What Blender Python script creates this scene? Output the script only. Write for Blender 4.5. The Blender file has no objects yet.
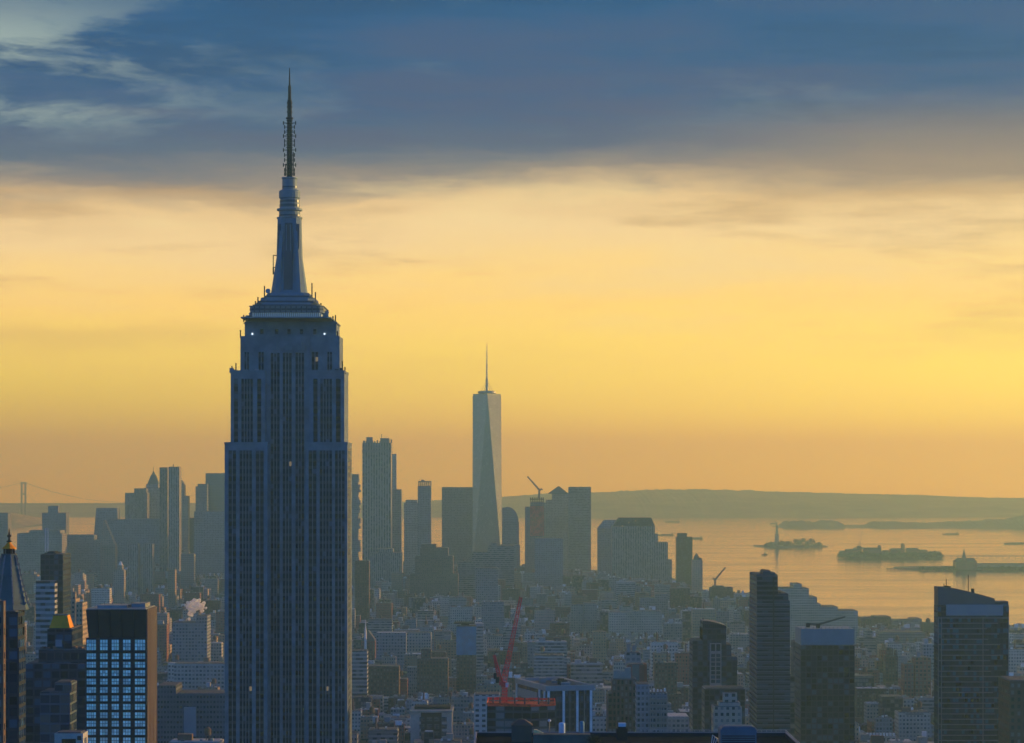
import bpy, bmesh, math, random
import numpy as np
from mathutils import Vector, noise as mnoise
R = math.radians
S = bpy.context.scene
COL = S.collection
rnd = random.Random(11)

# ------------------------------------------------------------------ camera
CH, HY, F = 238.0, 479.0, 2600.0            # eye height, horizon row and focal length in pixels
cd = bpy.data.cameras.new('camera'); cam = bpy.data.objects.new('camera', cd); COL.objects.link(cam)
cam.location = (0, 0, CH); cam.rotation_euler = (R(90), 0, 0)
cd.sensor_width = 36; cd.lens = 36*F/1024; cd.shift_y = (HY-371.5)/1024
cd.clip_start = 1; cd.clip_end = 60000
S.camera = cam

# ------------------------------------------------------------------ sun, sky, exposure
SUN_AZ, SUN_EL = 66, 8                      # degrees to the right of the view, and up
sl = bpy.data.lights.new('sun', 'SUN'); sun = bpy.data.objects.new('sun', sl); COL.objects.link(sun)
sl.energy = 3.8; sl.angle = R(0.5); sl.color = (1, .70, .28)
sd = Vector((math.sin(R(SUN_AZ))*math.cos(R(SUN_EL)), math.cos(R(SUN_AZ))*math.cos(R(SUN_EL)), math.sin(R(SUN_EL))))
sun.rotation_euler = sd.to_track_quat('Z', 'Y').to_euler()
sun.location = (600, 300, 500)
S.view_settings.view_transform = 'Standard'; S.view_settings.look = 'None'
S.view_settings.gamma = 1; S.view_settings.exposure = 0
S.view_settings.use_curve_mapping = False
S.cycles.use_denoising = True
S.cycles.max_bounces = 6; S.cycles.volume_bounces = 1
S.cycles.sample_clamp_indirect = 4

class NT:
    """short-hand for wiring shader nodes"""
    def __init__(s, tree): s.t = tree; s.n = tree.nodes; s.l = tree.links
    def new(s, typ, **kw):
        n = s.n.new(typ)
        for k, v in kw.items(): setattr(n, k, v)
        return n
    def put(s, sock, v):
        if isinstance(v, bpy.types.NodeSocket): s.l.new(v, sock)
        else: sock.default_value = v
    def m(s, op, a, b=None, c=None, clamp=False):
        n = s.new('ShaderNodeMath', operation=op, use_clamp=clamp)
        for i, v in enumerate((a, b, c)):
            if v is not None: s.put(n.inputs[i], v)
        return n.outputs[0]
    def mix(s, f, a, b, mode='MIX'):
        n = s.new('ShaderNodeMix', data_type='RGBA', blend_type=mode)
        s.put(n.inputs[0], f)
        for i, v in ((6, a), (7, b)):
            s.put(n.inputs[i], v if isinstance(v, bpy.types.NodeSocket) else (*v[:3], 1))
        return n.outputs[2]
    def rng(s, v, a, b, c, d, smooth=False):
        n = s.new('ShaderNodeMapRange', interpolation_type='SMOOTHSTEP' if smooth else 'LINEAR')
        for i, x in enumerate((v, a, b, c, d)): s.put(n.inputs[i], x)
        return n.outputs[0]
    def noise(s, vec, scale, detail=4, rough=.55):
        n = s.new('ShaderNodeTexNoise'); s.put(n.inputs['Scale'], scale); s.put(n.inputs['Detail'], detail)
        s.put(n.inputs['Roughness'], rough)
        if vec is not None: s.l.new(vec, n.inputs['Vector'])
        return n.outputs[0]
    def comb(s, x, y, z):
        n = s.new('ShaderNodeCombineXYZ')
        for i, v in enumerate((x, y, z)): s.put(n.inputs[i], v)
        return n.outputs[0]
    def ramp(s, f, stops):
        n = s.new('ShaderNodeValToRGB'); s.l.new(f, n.inputs[0]); e = n.color_ramp.elements
        while len(e) < len(stops): e.new(.5)
        for el, (p, c) in zip(e, stops): el.position = p; el.color = (*c, 1)
        return n.outputs[0]

def lin(r, g, b):
    f = lambda c: c/12.92 if c <= .04045 else ((c+.055)/1.055)**2.4
    return tuple(f(c/255) for c in (r, g, b))

W = bpy.data.worlds.new('World'); S.world = W; W.use_nodes = True
W.node_tree.nodes.clear(); w = NT(W.node_tree)
STR = 0.1
tc = w.new('ShaderNodeTexCoord'); sp = w.new('ShaderNodeSeparateXYZ'); w.l.new(tc.outputs['Generated'], sp.inputs[0])
dx, dy, dz = sp.outputs
hl = w.m('SQRT', w.m('ADD', w.m('MULTIPLY', dx, dx), w.m('MULTIPLY', dy, dy)))
hl = w.m('MAXIMUM', hl, .02)
t = w.m('DIVIDE', dz, hl)                   # tangent of the elevation
az = w.m('DIVIDE', dx, hl)                  # sine of the azimuth
n1 = w.noise(w.comb(w.m('MULTIPLY', az, 4.2), w.m('MULTIPLY', dy, .7), w.m('MULTIPLY', t, 24)), 1.0, 5, .55)
n2 = w.noise(w.comb(w.m('MULTIPLY', az, 8), 7.3, w.m('MULTIPLY', t, 58)), 1.0, 6, .6)
n3 = w.noise(w.comb(w.m('ADD', w.m('MULTIPLY', az, 11), w.m('MULTIPLY', n2, .8)), 2.1, w.m('ADD', w.m('MULTIPLY', t, 40), w.m('MULTIPLY', n1, 1.5))), 1.0, 8, .64)
n4 = w.noise(w.comb(w.m('MULTIPLY', az, 7), 5.5, w.m('MULTIPLY', t, 60)), 1.0, 7, .6)
t2 = w.m('ADD', t, w.m('MULTIPLY', w.m('SUBTRACT', n1, .5), .042))
t2 = w.m('ADD', t2, w.m('MULTIPLY', w.m('SUBTRACT', n3, .5), .022))
t2 = w.m('SUBTRACT', t2, w.m('MULTIPLY', az, .010))
P = .3                                      # the ramp runs from -0.05 to 0.25
st = lambda y: ((HY-y)/2600+.05)/P
skyc = w.ramp(w.m('DIVIDE', w.m('ADD', t2, .05), P), [
    (0.0, lin(284, 280, 40)), (st(478), lin(286, 282, 44)), (st(400), lin(286, 270, 112)), (st(310), lin(276, 242, 140)),
    (st(235), lin(256, 230, 172)), (st(205), lin(240, 212, 160)), (st(180), lin(150, 142, 138)), (st(150), lin(92, 110, 138)),
    (st(90), lin(52, 92, 142)), (st(10), lin(30, 88, 142)), (1.0, lin(34, 74, 124))])
deck = w.rng(t, .112, .14, 0, 1, True)
skyc = w.mix(w.m('MULTIPLY', w.m('MULTIPLY', deck, w.rng(n4, .40, .64, 0, 1, True)), w.rng(t, .13, .185, .7, .22)), skyc, lin(86, 92, 128))
skyc = w.mix(w.m('MULTIPLY', w.m('MULTIPLY', deck, w.rng(n4, .34, .5, 1, 0, True)), .5), skyc, lin(38, 74, 120))
# thin streaks crossing the yellow band and paler breaks in the deck
band = w.m('MULTIPLY', w.rng(t, .03, .09, 0, 1, True), w.rng(t, .105, .125, 1, 0, True))
skyc = w.mix(w.m('MULTIPLY', w.m('MULTIPLY', w.rng(n2, .47, .68, 0, 1, True), band), .60), skyc, lin(196, 164, 120))
skyc = w.mix(w.m('MULTIPLY', w.m('MULTIPLY', w.rng(n2, .30, .47, 1, 0, True), band), .45), skyc, lin(255, 236, 178))
left = w.rng(az, -.20, -.09, 1, 0, True)
brk = w.m('MULTIPLY', w.rng(t, .122, .142, 0, 1, True), w.rng(w.m('ADD', n3, w.m('MULTIPLY', left, .15)), .52, .72, 0, 1, True))
brk = w.m('MULTIPLY', brk, w.m('ADD', .2, w.m('MULTIPLY', left, .8)))
brk = w.m('MULTIPLY', brk, w.m('SUBTRACT', 1, w.m('MULTIPLY', w.rng(t, .165, .185, 0, 1, True), .6)))
skyc = w.mix(w.m('MULTIPLY', brk, .75), skyc, lin(172, 194, 190))
rt = w.m('MULTIPLY', w.m('MULTIPLY', w.rng(az, .02, .17, 0, 1, True), w.rng(t, .104, .118, 0, 1, True)), w.rng(t, .12, .155, 1, 0, True))
skyc = w.mix(w.m('MULTIPLY', rt, .65), skyc, lin(172, 150, 128))
glow = w.m('ADD', w.rng(az, -.22, .22, .66, 1.10, True), w.rng(az, .22, .85, 0, 2.4, True))
low = w.rng(t, .005, .085, 1, 0, True)
gl = w.m('ADD', w.m('MULTIPLY', glow, low), w.m('SUBTRACT', 1, low))
skyc = w.mix(1, skyc, w.comb(gl, gl, gl), 'MULTIPLY')
skyc = w.mix(w.rng(t, .22, .6, 0, 1, True), skyc, lin(140, 122, 62))
# clear air overhead and behind the viewer
sk = w.new('ShaderNodeTexSky', sky_type='NISHITA', sun_disc=False)
sk.sun_elevation = R(SUN_EL); sk.sun_rotation = R(SUN_AZ); sk.altitude = 200
sk.air_density = 1; sk.dust_density = .4; sk.ozone_density = 2.5
back = w.mix(1, sk.outputs[0], (.15, 1.2, 3.2), 'MULTIPLY')
wf = w.m('MULTIPLY', w.rng(dy, -.3, .35, 0, 1, True), w.rng(t, .8, 2.2, 1, 0, True))
up = 1/STR
front = w.mix(1, skyc, (up, up, up), 'MULTIPLY')
bg = w.new('ShaderNodeBackground'); w.l.new(w.mix(wf, back, front), bg.inputs[0]); bg.inputs[1].default_value = STR
out = w.new('ShaderNodeOutputWorld'); w.l.new(bg.outputs[0], out.inputs[0])

# ------------------------------------------------------------------ mesh builder and tagging
ORIGIN = {}
class MB:
    def __init__(s): s.v = []; s.f = []; s.uv = []; s.mi = []
    def face(s, pts, mat=0, bay=3.2, fl=3.5):
        i = len(s.v); s.v += [tuple(p) for p in pts]; s.f.append(tuple(range(i, i+len(pts)))); s.mi.append(mat)
        a, b = Vector(pts[0]), Vector(pts[1]); d = Vector((b.x-a.x, b.y-a.y, 0)); L = d.length
        zs = [p[2] for p in pts]
        if L < 1e-6 or max(zs)-min(zs) < 1e-4: s.uv += [(p[0]/bay, p[1]/bay) for p in pts]
        else:
            d /= L; k = max(1, round(L/bay))/L
            s.uv += [((Vector((p[0]-a.x, p[1]-a.y, 0)).dot(d))*k, p[2]/fl) for p in pts]
    def loft(s, p0, z0, p1, z1, mat=0, bay=3.2, fl=3.5, top=True, bottom=False):
        n = len(p0)
        for i in range(n):
            j = (i+1) % n
            s.face([(*p0[i], z0), (*p0[j], z0), (*p1[j], z1), (*p1[i], z1)], mat, bay, fl)
        if top: s.face([(*p, z1) for p in p1], mat)
        if bottom: s.face([(*p, z0) for p in reversed(p0)], mat)
    def prism(s, p, z0, z1, **k): s.loft(p, z0, p, z1, **k)
    def box(s, x0, x1, y0, y1, z0, z1, rot=0, piv=None, **k):
        p = rect(x0, x1, y0, y1, rot, piv); s.loft(p, z0, p, z1, **k)
    def tube(s, p, q, r, n=5, mat=0, r2=None):
        p, q = Vector(p), Vector(q); d = q-p
        if d.length < 1e-6: return
        a = d.normalized(); u = a.orthogonal().normalized(); v = a.cross(u); r2 = r if r2 is None else r2
        c0 = [p+(u*math.cos(6.2832*i/n)+v*math.sin(6.2832*i/n))*r for i in range(n)]
        c1 = [q+(u*math.cos(6.2832*i/n)+v*math.sin(6.2832*i/n))*r2 for i in range(n)]
        for i in range(n): s.face([c0[i], c0[(i+1) % n], c1[(i+1) % n], c1[i]], mat)
        s.face(c1, mat); s.face(c0[::-1], mat)
    def lathe(s, cx, cy, prof, n=16, mat=0, ph=0):
        ring = lambda r: [(cx+r*math.cos(6.28319*i/n+ph), cy+r*math.sin(6.28319*i/n+ph)) for i in range(n)]
        for (r0, z0), (r1, z1) in zip(prof, prof[1:]):
            s.loft(ring(max(r0, .01)), z0, ring(max(r1, .01)), z1, mat=mat, top=False, bay=2)
        s.face([(*p, prof[-1][1]) for p in ring(max(prof[-1][0], .01))], mat)
        s.face([(*p, prof[0][1]) for p in ring(max(prof[0][0], .01))[::-1]], mat)
    def build(s, name, mats, parent=None, origin=None, smooth=False):
        if origin is None: origin = ORIGIN[parent.name] if parent else (0, 0, 0)
        me = bpy.data.meshes.new(name); o0 = Vector(origin)
        me.from_pydata([tuple(Vector(p)-o0) for p in s.v], [], s.f)
        uvl = me.uv_layers.new(name='uv'); uvl.data.foreach_set('uv', [c for q in s.uv for c in q])
        for m in (mats if isinstance(mats, (list, tuple)) else [mats]): me.materials.append(m)
        me.polygons.foreach_set('material_index', s.mi)
        if smooth: me.polygons.foreach_set('use_smooth', [True]*len(s.f))
        me.update()
        o = bpy.data.objects.new(name, me); COL.objects.link(o)
        if parent: o.parent = parent; ORIGIN[o.name] = origin
        else: o.location = origin; ORIGIN[o.name] = origin
        return o

def rect(x0, x1, y0, y1, rot=0, piv=None):
    p = [(x0, y0), (x1, y0), (x1, y1), (x0, y1)]
    if rot:
        cx, cy = piv or ((x0+x1)/2, (y0+y1)/2); c, s_ = math.cos(rot), math.sin(rot)
        p = [(cx+(x-cx)*c-(y-cy)*s_, cy+(x-cx)*s_+(y-cy)*c) for x, y in p]
    return p
def inset(p, d):
    cx = sum(q[0] for q in p)/len(p); cy = sum(q[1] for q in p)/len(p); o = []
    for x, y in p:
        L = math.hypot(x-cx, y-cy); k = max(.1, (L-d*1.41)/L); o.append((cx+(x-cx)*k, cy+(y-cy)*k))
    return o
def thing(name, label, cat, origin, group=None):
    o = bpy.data.objects.new(name, None); COL.objects.link(o); o.location = origin; o.empty_display_size = 5
    ORIGIN[o.name] = tuple(origin); return tag(o, label, cat, group)
def tag(o, label, cat, group=None):
    o['label'] = label; o['category'] = cat
    if group: o['group'] = group
    return o
def kind(o, k): o['kind'] = k; return o
def X(px, D): return (px-512)/F*D
def Z(py, D): return CH-(py-HY)/F*D
def M_(px, D): return px/F*D               # pixels to metres

# ------------------------------------------------------------------ materials
def mat(name, color, rough=.8, metal=0, var=.25, scale=.15, spec=.3, emit=None, es=0, bump=0):
    m = bpy.data.materials.new(name); m.use_nodes = True; t_ = NT(m.node_tree); b = m.node_tree.nodes['Principled BSDF']
    tcn = t_.new('ShaderNodeTexCoord')
    nz = t_.noise(tcn.outputs['Object'], scale, 6, .6)
    f = t_.rng(nz, .3, .7, 1-var, 1+var)
    t_.l.new(t_.mix(1, color, t_.comb(f, f, f), 'MULTIPLY'), b.inputs['Base Color'])
    b.inputs['Roughness'].default_value = rough; b.inputs['Metallic'].default_value = metal
    b.inputs['Specular IOR Level'].default_value = spec
    if emit: b.inputs['Emission Color'].default_value = (*emit, 1); b.inputs['Emission Strength'].default_value = es
    if bump:
        bn = t_.new('ShaderNodeBump'); bn.inputs['Strength'].default_value = bump; t_.l.new(nz, bn.inputs['Height'])
        t_.l.new(bn.outputs[0], b.inputs['Normal'])
    return m

def facade(name, wall, glass=(.05, .055, .06), ww=.55, wh=.5, roof=(.12, .12, .12), grough=.18, gvar=.8, lit=0, wrough=.85,
           gmetal=0., band=0., piers=0., gbright=(.19, .19, .18), bfrac=.42, gspec=.35, gemit=None):
    """wall with one window per bay and storey, the bays and storeys counted by the mesh itself"""
    m = bpy.data.materials.new(name); m.use_nodes = True; t_ = NT(m.node_tree); b = m.node_tree.nodes['Principled BSDF']
    uv = t_.new('ShaderNodeUVMap'); uv.uv_map = 'uv'
    sx = t_.new('ShaderNodeSeparateXYZ'); t_.l.new(uv.outputs[0], sx.inputs[0])
    fu, fv = t_.m('FRACT', sx.outputs[0]), t_.m('FRACT', sx.outputs[1])
    mu = t_.m('LESS_THAN', t_.m('ABSOLUTE', t_.m('SUBTRACT', fu, .5)), ww/2)
    mv = t_.m('LESS_THAN', t_.m('ABSOLUTE', t_.m('SUBTRACT', fv, .5)), wh/2)
    geo = t_.new('ShaderNodeNewGeometry'); sn = t_.new('ShaderNodeSeparateXYZ'); t_.l.new(geo.outputs['Normal'], sn.inputs[0])
    side = t_.m('LESS_THAN', t_.m('ABSOLUTE', sn.outputs[2]), .6)
    mask = t_.m('MULTIPLY', t_.m('MULTIPLY', mu, mv), side)
    oi = t_.new('ShaderNodeObjectInfo'); tcn = t_.new('ShaderNodeTexCoord')
    wn = t_.new('ShaderNodeTexWhiteNoise', noise_dimensions='3D')
    t_.l.new(t_.comb(t_.m('FLOOR', sx.outputs[0]), t_.m('FLOOR', sx.outputs[1]), t_.m('ADD', t_.m('MULTIPLY', oi.outputs['Random'], 91), sn.outputs[0])), wn.inputs[0])
    rv = wn.outputs[0]
    gf = t_.rng(rv, 0, 1, 1-gvar, 1+gvar)
    gc = t_.mix(1, glass, t_.comb(gf, gf, gf), 'MULTIPLY')
    if gbright: gc = t_.mix(t_.m('GREATER_THAN', rv, 1-bfrac), gc, gbright)
    n1_ = t_.noise(tcn.outputs['Object'], .03, 3); n2_ = t_.noise(tcn.outputs['Object'], .4, 5, .65)
    f = t_.m('MULTIPLY', t_.rng(n1_, .3, .7, .78, 1.2), t_.rng(n2_, .3, .7, .85, 1.15))
    f = t_.m('MULTIPLY', f, t_.rng(oi.outputs['Random'], 0, 1, .8, 1.2))
    wc = t_.mix(1, wall, t_.comb(f, f, f), 'MULTIPLY')
    if band:                                 # a paler ledge at each storey
        wc = t_.mix(t_.m('MULTIPLY', t_.m('LESS_THAN', fv, .14), band), wc, (.36, .36, .35))
    if piers: wc = t_.mix(t_.m('MULTIPLY', t_.m('LESS_THAN', fu, .2), piers), wc, (.45, .44, .42))
    rn = t_.noise(tcn.outputs['Object'], .07, 5, .7)
    rc = t_.mix(t_.rng(rn, .35, .65, 0, 1), roof, tuple(min(1, c*2.2) for c in roof))
    c = t_.mix(mask, wc, gc); c = t_.mix(side, rc, c)
    t_.l.new(c, b.inputs['Base Color'])
    t_.put(b.inputs['Roughness'], t_.m('ADD', t_.m('MULTIPLY', mask, grough-wrough), wrough))
    t_.put(b.inputs['Metallic'], t_.m('MULTIPLY', mask, gmetal))
    t_.put(b.inputs['Specular IOR Level'], t_.m('ADD', t_.m('MULTIPLY', mask, gspec-.2), .2))
    if lit:
        e = t_.m('MULTIPLY', t_.m('MULTIPLY', t_.m('LESS_THAN', t_.m('FRACT', t_.m('MULTIPLY', rv, 17.3)), lit), mask), .15)
        b.inputs['Emission Color'].default_value = (1, .82, .55, 1); t_.l.new(e, b.inputs['Emission Strength'])
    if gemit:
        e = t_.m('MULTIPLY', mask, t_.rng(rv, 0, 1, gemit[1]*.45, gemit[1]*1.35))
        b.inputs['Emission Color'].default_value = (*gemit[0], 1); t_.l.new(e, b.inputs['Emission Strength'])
    bn = t_.new('ShaderNodeBump'); bn.inputs['Strength'].default_value = .6; bn.inputs['Distance'].default_value = .3
    t_.l.new(t_.m('SUBTRACT', 1, mask), bn.inputs['Height']); t_.l.new(bn.outputs[0], b.inputs['Normal'])
    return m

FC = {  # colour word -> facade
 'pale stone': facade('pale_stone_facade', (.42, .39, .34), ww=.5, wh=.5, roof=(.16, .16, .16)),
 'red brick': facade('red_brick_facade', (.26, .10, .07), ww=.42, wh=.5, roof=(.09, .09, .09), band=.3),
 'tan brick': facade('tan_brick_facade', (.40, .29, .19), ww=.45, wh=.48, roof=(.13, .12, .12)),
 'grey concrete': facade('grey_concrete_facade', (.33, .33, .32), ww=.62, wh=.52, roof=(.15, .15, .16)),
 'dark brown brick': facade('brown_brick_facade', (.14, .085, .06), ww=.45, wh=.55, roof=(.07, .07, .07)),
 'white brick': facade('white_brick_facade', (.48, .465, .43), ww=.55, wh=.48, roof=(.25, .25, .25)),
 'dark glass': facade('dark_glass_facade', (.06, .065, .07), (.03, .045, .06), ww=.86, wh=.72, roof=(.06, .06, .06), grough=.1),
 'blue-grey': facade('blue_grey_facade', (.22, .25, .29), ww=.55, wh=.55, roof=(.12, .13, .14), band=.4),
 'pinkish stone': facade('pink_stone_facade', (.40, .28, .23), ww=.45, wh=.5, roof=(.14, .13, .13), piers=.3),
 'white-banded grey': facade('banded_facade', (.30, .31, .32), ww=1.0, wh=.5, roof=(.2, .2, .2), band=.75),
}
FCN = list(FC)
M = dict(
 roof=mat('roof_felt', (.10, .10, .105), .9, scale=.3, var=.5), roof_pale=mat('pale_roof', (.42, .42, .42), .8, scale=.3),
 tank=mat('cedar_tank', (.13, .085, .06), .9), tankcap=mat('tank_cap', (.10, .09, .085), .8),
 hut=mat('hut_render', (.32, .31, .29), .85), hutd=mat('hut_brick', (.17, .11, .085), .9),
 dark=mat('dark_metal', (.02, .024, .03), .75, spec=.15), steel=mat('steel', (.28, .29, .30), .45, .7),
 white=mat('white_paint', (.74, .75, .75), .55), red=mat('crane_red', (.72, .045, .05), .45, var=.15, spec=.5),
 yellow=mat('crane_yellow', (.42, .28, .08), .5), gold=mat('gilded_roof', (1, .31, .01), .5, .0, var=.2),
 copper=mat('weathered_copper', (.085, .12, .115), .7, var=.35), alu=mat('mast_aluminium', (.15, .21, .24), .6, .1, var=.12, scale=.3),
 aludark=mat('mast_glazing', (.035, .055, .075), .3, .1), concrete=mat('concrete', (.30, .30, .29), .9),
 blue=mat('blue_netting', (.03, .21, .32), .8, var=.35), redshroud=mat('red_netting', (.75, .13, .10), .8, var=.4),
 orange=mat('orange_netting', (.85, .10, .04), .75, var=.35, scale=.6), green=mat('leaf_green', (.05, .075, .03), .9, var=.5),
 tealbox=mat('blue_painted_steel', (.05, .13, .18), .5), pole=mat('pole_grey', (.2, .2, .21), .5, .4),
 panel=mat('blank_panel', (.26, .27, .29), .7, var=.08), land=mat('shore_earth', (.12, .11, .09), .95, scale=.01, var=.4),
 glasslit=mat('lit_deck_glass', (.3, .42, .5), .2, emit=(.55, .85, 1), es=.10), lamp=mat('floodlight_glass', (.8, .9, 1), .3, emit=(.75, .9, 1), es=1.6),
 hillside=mat('bare_woodland', (.30, .23, .13), .95, scale=.004, var=.5), bronze=mat('statue_green', (.16, .24, .20), .75, var=.2), granite=mat('granite', (.35, .32, .28), .9), slate=mat('slate', (.10, .10, .11), .8),
)

# ------------------------------------------------------------------ ground, water, hills
b = MB(); b.face([(-9000, -9000, -6), (9000, -9000, -6), (9000, 23000, -6), (-9000, 23000, -6)])
kind(b.build('ground', M['land']), 'structure')
wm = bpy.data.materials.new('harbour_water'); wm.use_nodes = True; q = NT(wm.node_tree); pb = wm.node_tree.nodes['Principled BSDF']
pb.inputs['Base Color'].default_value = (.02, .03, .032, 1); pb.inputs['Roughness'].default_value = .22; pb.inputs['IOR'].default_value = 1.6
g = q.new('ShaderNodeTexCoord'); mp = q.new('ShaderNodeMapping'); q.l.new(g.outputs['Object'], mp.inputs[0]); mp.inputs['Scale'].default_value = (.35, 1, 1)
wv = q.m('ADD', q.noise(mp.outputs[0], .11, 4, .6), q.m('MULTIPLY', q.noise(mp.outputs[0], .006, 5, .6), 7))
bn = q.new('ShaderNodeBump'); bn.inputs['Strength'].default_value = .22; bn.inputs['Distance'].default_value = 1.1
q.l.new(wv, bn.inputs['Height']); q.l.new(bn.outputs[0], pb.inputs['Normal'])
q.put(pb.inputs['Roughness'], q.rng(q.noise(mp.outputs[0], .0035, 5, .65), .35, .65, .05, .17))
b = MB(); b.face([(-8900, -8900, 0), (8900, -8900, 0), (8900, 22500, 0), (-8900, 22500, 0)])
kind(b.build('water', wm), 'structure')
SHORE = [(-2600, -8800), (1900, -8800), (1250, 2000), (1010, 3400), (870, 4100), (690, 4090), (560, 4340), (470, 4520), (430, 4900), (395, 5600), (380, 6400), (330, 6750),
         (-700, 6800), (-1350, 6500), (-1900, 6000), (-2600, 4500)]
pv = mat('street_asphalt', (.055, .055, .058), .9, scale=.05, var=.4)
b = MB(); b.prism(SHORE, -5, 2.0)
kind(b.build('city_ground', pv), 'structure')
def in_land(x, y, marg=0):
    c = False; n = len(SHORE)
    for i in range(n):
        (x0, y0), (x1, y1) = SHORE[i], SHORE[i-1]
        if (y0 > y) != (y1 > y) and x+marg < (x1-x0)*(y-y0)/(y1-y0)+x0: c = not c
    return c
def hill(name, D, prof, depth, rough=.04, m='hillside'):
    """a ridge of real depth: height follows the profile across and a soft hump front to back"""
    bm = MB(); xs = np.linspace(prof[0][0], prof[-1][0], 700); nr = 9; g_ = []
    for j in range(nr):
        s_ = j/(nr-1); row = []
        for px in xs:
            h = max(1.5, float(np.interp(px, [p[0] for p in prof], [Z(p[1], D) for p in prof])))
            d = D+(s_-.5)*depth; x = X(px, D)
            k = math.sin(math.pi*s_)**.7 if 0 < s_ < 1 else 0
            z = h*k*(1+rough*2*mnoise.noise((x*.002, d*.002, 3)))+rough*h*k*(mnoise.noise((x*.012, d*.006, 9))+1.2*mnoise.noise((x*.05, d*.02, 4))+1.3*mnoise.noise((x*.13, d*.03, 8)))
            row.append((x, d, z-1.0))
        g_.append(row)
    for j in range(nr-1):
        for i in range(len(xs)-1): bm.face([g_[j][i], g_[j][i+1], g_[j+1][i+1], g_[j+1][i]])
    return kind(bm.build(name, M[m], smooth=True), 'structure')
hill('hills', 18800, [(-260, 500), (0, 504), (60, 504), (125, 504), (230, 505), (400, 502), (500, 497), (560, 493.5), (640, 490), (700, 489), (760, 491),
                      (850, 493), (940, 496), (1024, 498.5), (1300, 501)], 5200)
hill('near_hill', 13400, [(-200, 508), (-60, 510), (0, 514), (12, 513), (28, 517), (42, 524)], 1200, .06)
hill('far_shore', 12900, [(775, 527.5), (783, 525.5), (786, 522), (800, 521), (815, 522.5), (822, 520.5), (837, 521), (839, 525), (870, 525), (874, 522), (905, 522.5), (940, 522), (975, 519), (1000, 520), (1024, 517.5), (1300, 516)], 700, .22)

# ------------------------------------------------------------------ towers: the generic builder
HERO = []      # x0, x1 pixels, ytop, D, lowest row kept in view, footprint
ANCH = []      # short names used to say where the small blocks stand
def reg(x0, x1, yt, D, vis, fp): HERO.append((x0, x1, yt, D, vis, fp))
def tower(name, label, cat, D, tiers, m, depth=32, bay=3.2, fl=3.5, vis=743, roof='roof', anchor=None, group=None, rot=0, huts=0, step=1.2):
    """tiers: (x0, x1, ytop[, depth]) in picture units at distance D, the lowest first"""
    x0 = min(t_[0] for t_ in tiers); x1 = max(t_[1] for t_ in tiers)
    org = (X((x0+x1)/2, D), D+depth/2, 2.0)
    T = thing(name, label, cat, org, group); wb, rbs = MB(), []; done = []
    for i, t_ in enumerate(tiers):
        a, c, y = t_[:3]; dp = t_[3] if len(t_) > 3 else depth
        z0 = 2.0; k = 0
        for (pa, pc, pz) in done:
            if min(c, pc)-max(a, pa) > .4*(c-a) and pz > z0 and pz < Z(y, D): z0 = pz; k += 1
        ins = k*step
        P_ = rect(X(a, D), X(c, D), D+ins+.13*i, D+ins-.11*i+dp-2*k*step if dp > 6*k else D+ins+dp*.6, rot, (org[0], org[1]))
        wb.prism(P_, z0, Z(y, D), bay=bay, fl=fl)
        if c-a > 3: rb = MB(); rb.prism(inset(P_, .9), Z(y, D), Z(y, D)+.35); rbs.append(rb)
        done.append((a, c, Z(y, D)))
        reg(a, c, y, D, vis, (X(a, D)-3, X(c, D)+3, D-3, D+dp+3))
    wl = wb.build('wall', m, T)
    for rb in rbs: rb.build('roof', M[roof], T)
    if huts:
        hr = random.Random(int(D*7+x0)); a, c, y = tiers[-1][:3]
        for i in range(huts):
            wx = (c-a)*hr.uniform(.18, .3); px = a+(c-a)*(.15+.7*(i+.2)/huts); h_ = MB()
            zt = Z(y, D)+.35
            h_.box(X(px-wx/2, D), X(px+wx/2, D), D+depth*.3, D+depth*.6, zt, zt+hr.uniform(3, 6)); h_.build('rooftop_hut', M['hut'], T)
    if anchor: ANCH.append((anchor, (x0+x1)/2, min(vis-6, (min(t_[2] for t_ in tiers)+vis)/2), D, T))
    return T
def part(T, name, mt, fn):
    b_ = MB(); fn(b_); return b_.build(name, M[mt] if isinstance(mt, str) else mt, T)

# ------------------------------------------------------------------ the tall stone skyscraper with the mast
limestone = mat('limestone', (.165, .205, .225), .85, var=.30, scale=.16)
strip_m = facade('window_strip', (.05, .053, .057), (.008, .011, .016), gspec=.15, ww=.95, wh=.60, gvar=.9, lit=.003, wrough=.55, gbright=(.10, .13, .16), bfrac=.07)
ED = 1300.0; ex = lambda p: X(p, ED); ez = lambda p: Z(p, ED)
E = thing('skyscraper', 'tall grey stone skyscraper with setbacks and a needle-tipped mast, the tallest thing in view', 'skyscraper', (-112.6, 1319, 2))
ANCH.append(('the tall stone skyscraper', 352, 690, 1300, E))
wl, rf = MB(), MB(); strips = []
def wing(a, c, yt, yb, yf, back, bays, top_gap=3.0, zb=None):
    """a stone slab whose front is cut into piers and dark window strips"""
    z1, z0 = ez(yt), (2 if zb is None else zb)
    wl.box(ex(a), ex(c), yf+.9, back, z0, z1)
    edges = []
    for (p, q_, n) in bays:
        wdt = (q_-p)/n
        for i in range(n):
            s0, s1 = p+wdt*i+(.0 if i == 0 else .42), p+wdt*(i+1)-(.0 if i == n-1 else .42)
            edges.append((s0, s1)); strips.append((ex(s0), ex(s1), yf+.5, yf+.95, z0, z1-top_gap))
    cur = a
    for s0, s1 in edges+[(c, c)]:
        if s0-cur > .05: wl.box(ex(cur), ex(s0), yf+(0 if s0-cur > 1.2 else .22), yf+.9, z0, z1-top_gap)
        cur = s1
    wl.box(ex(a), ex(c), yf, yf+.9, z1-top_gap, z1)
Y0 = 1300
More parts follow.
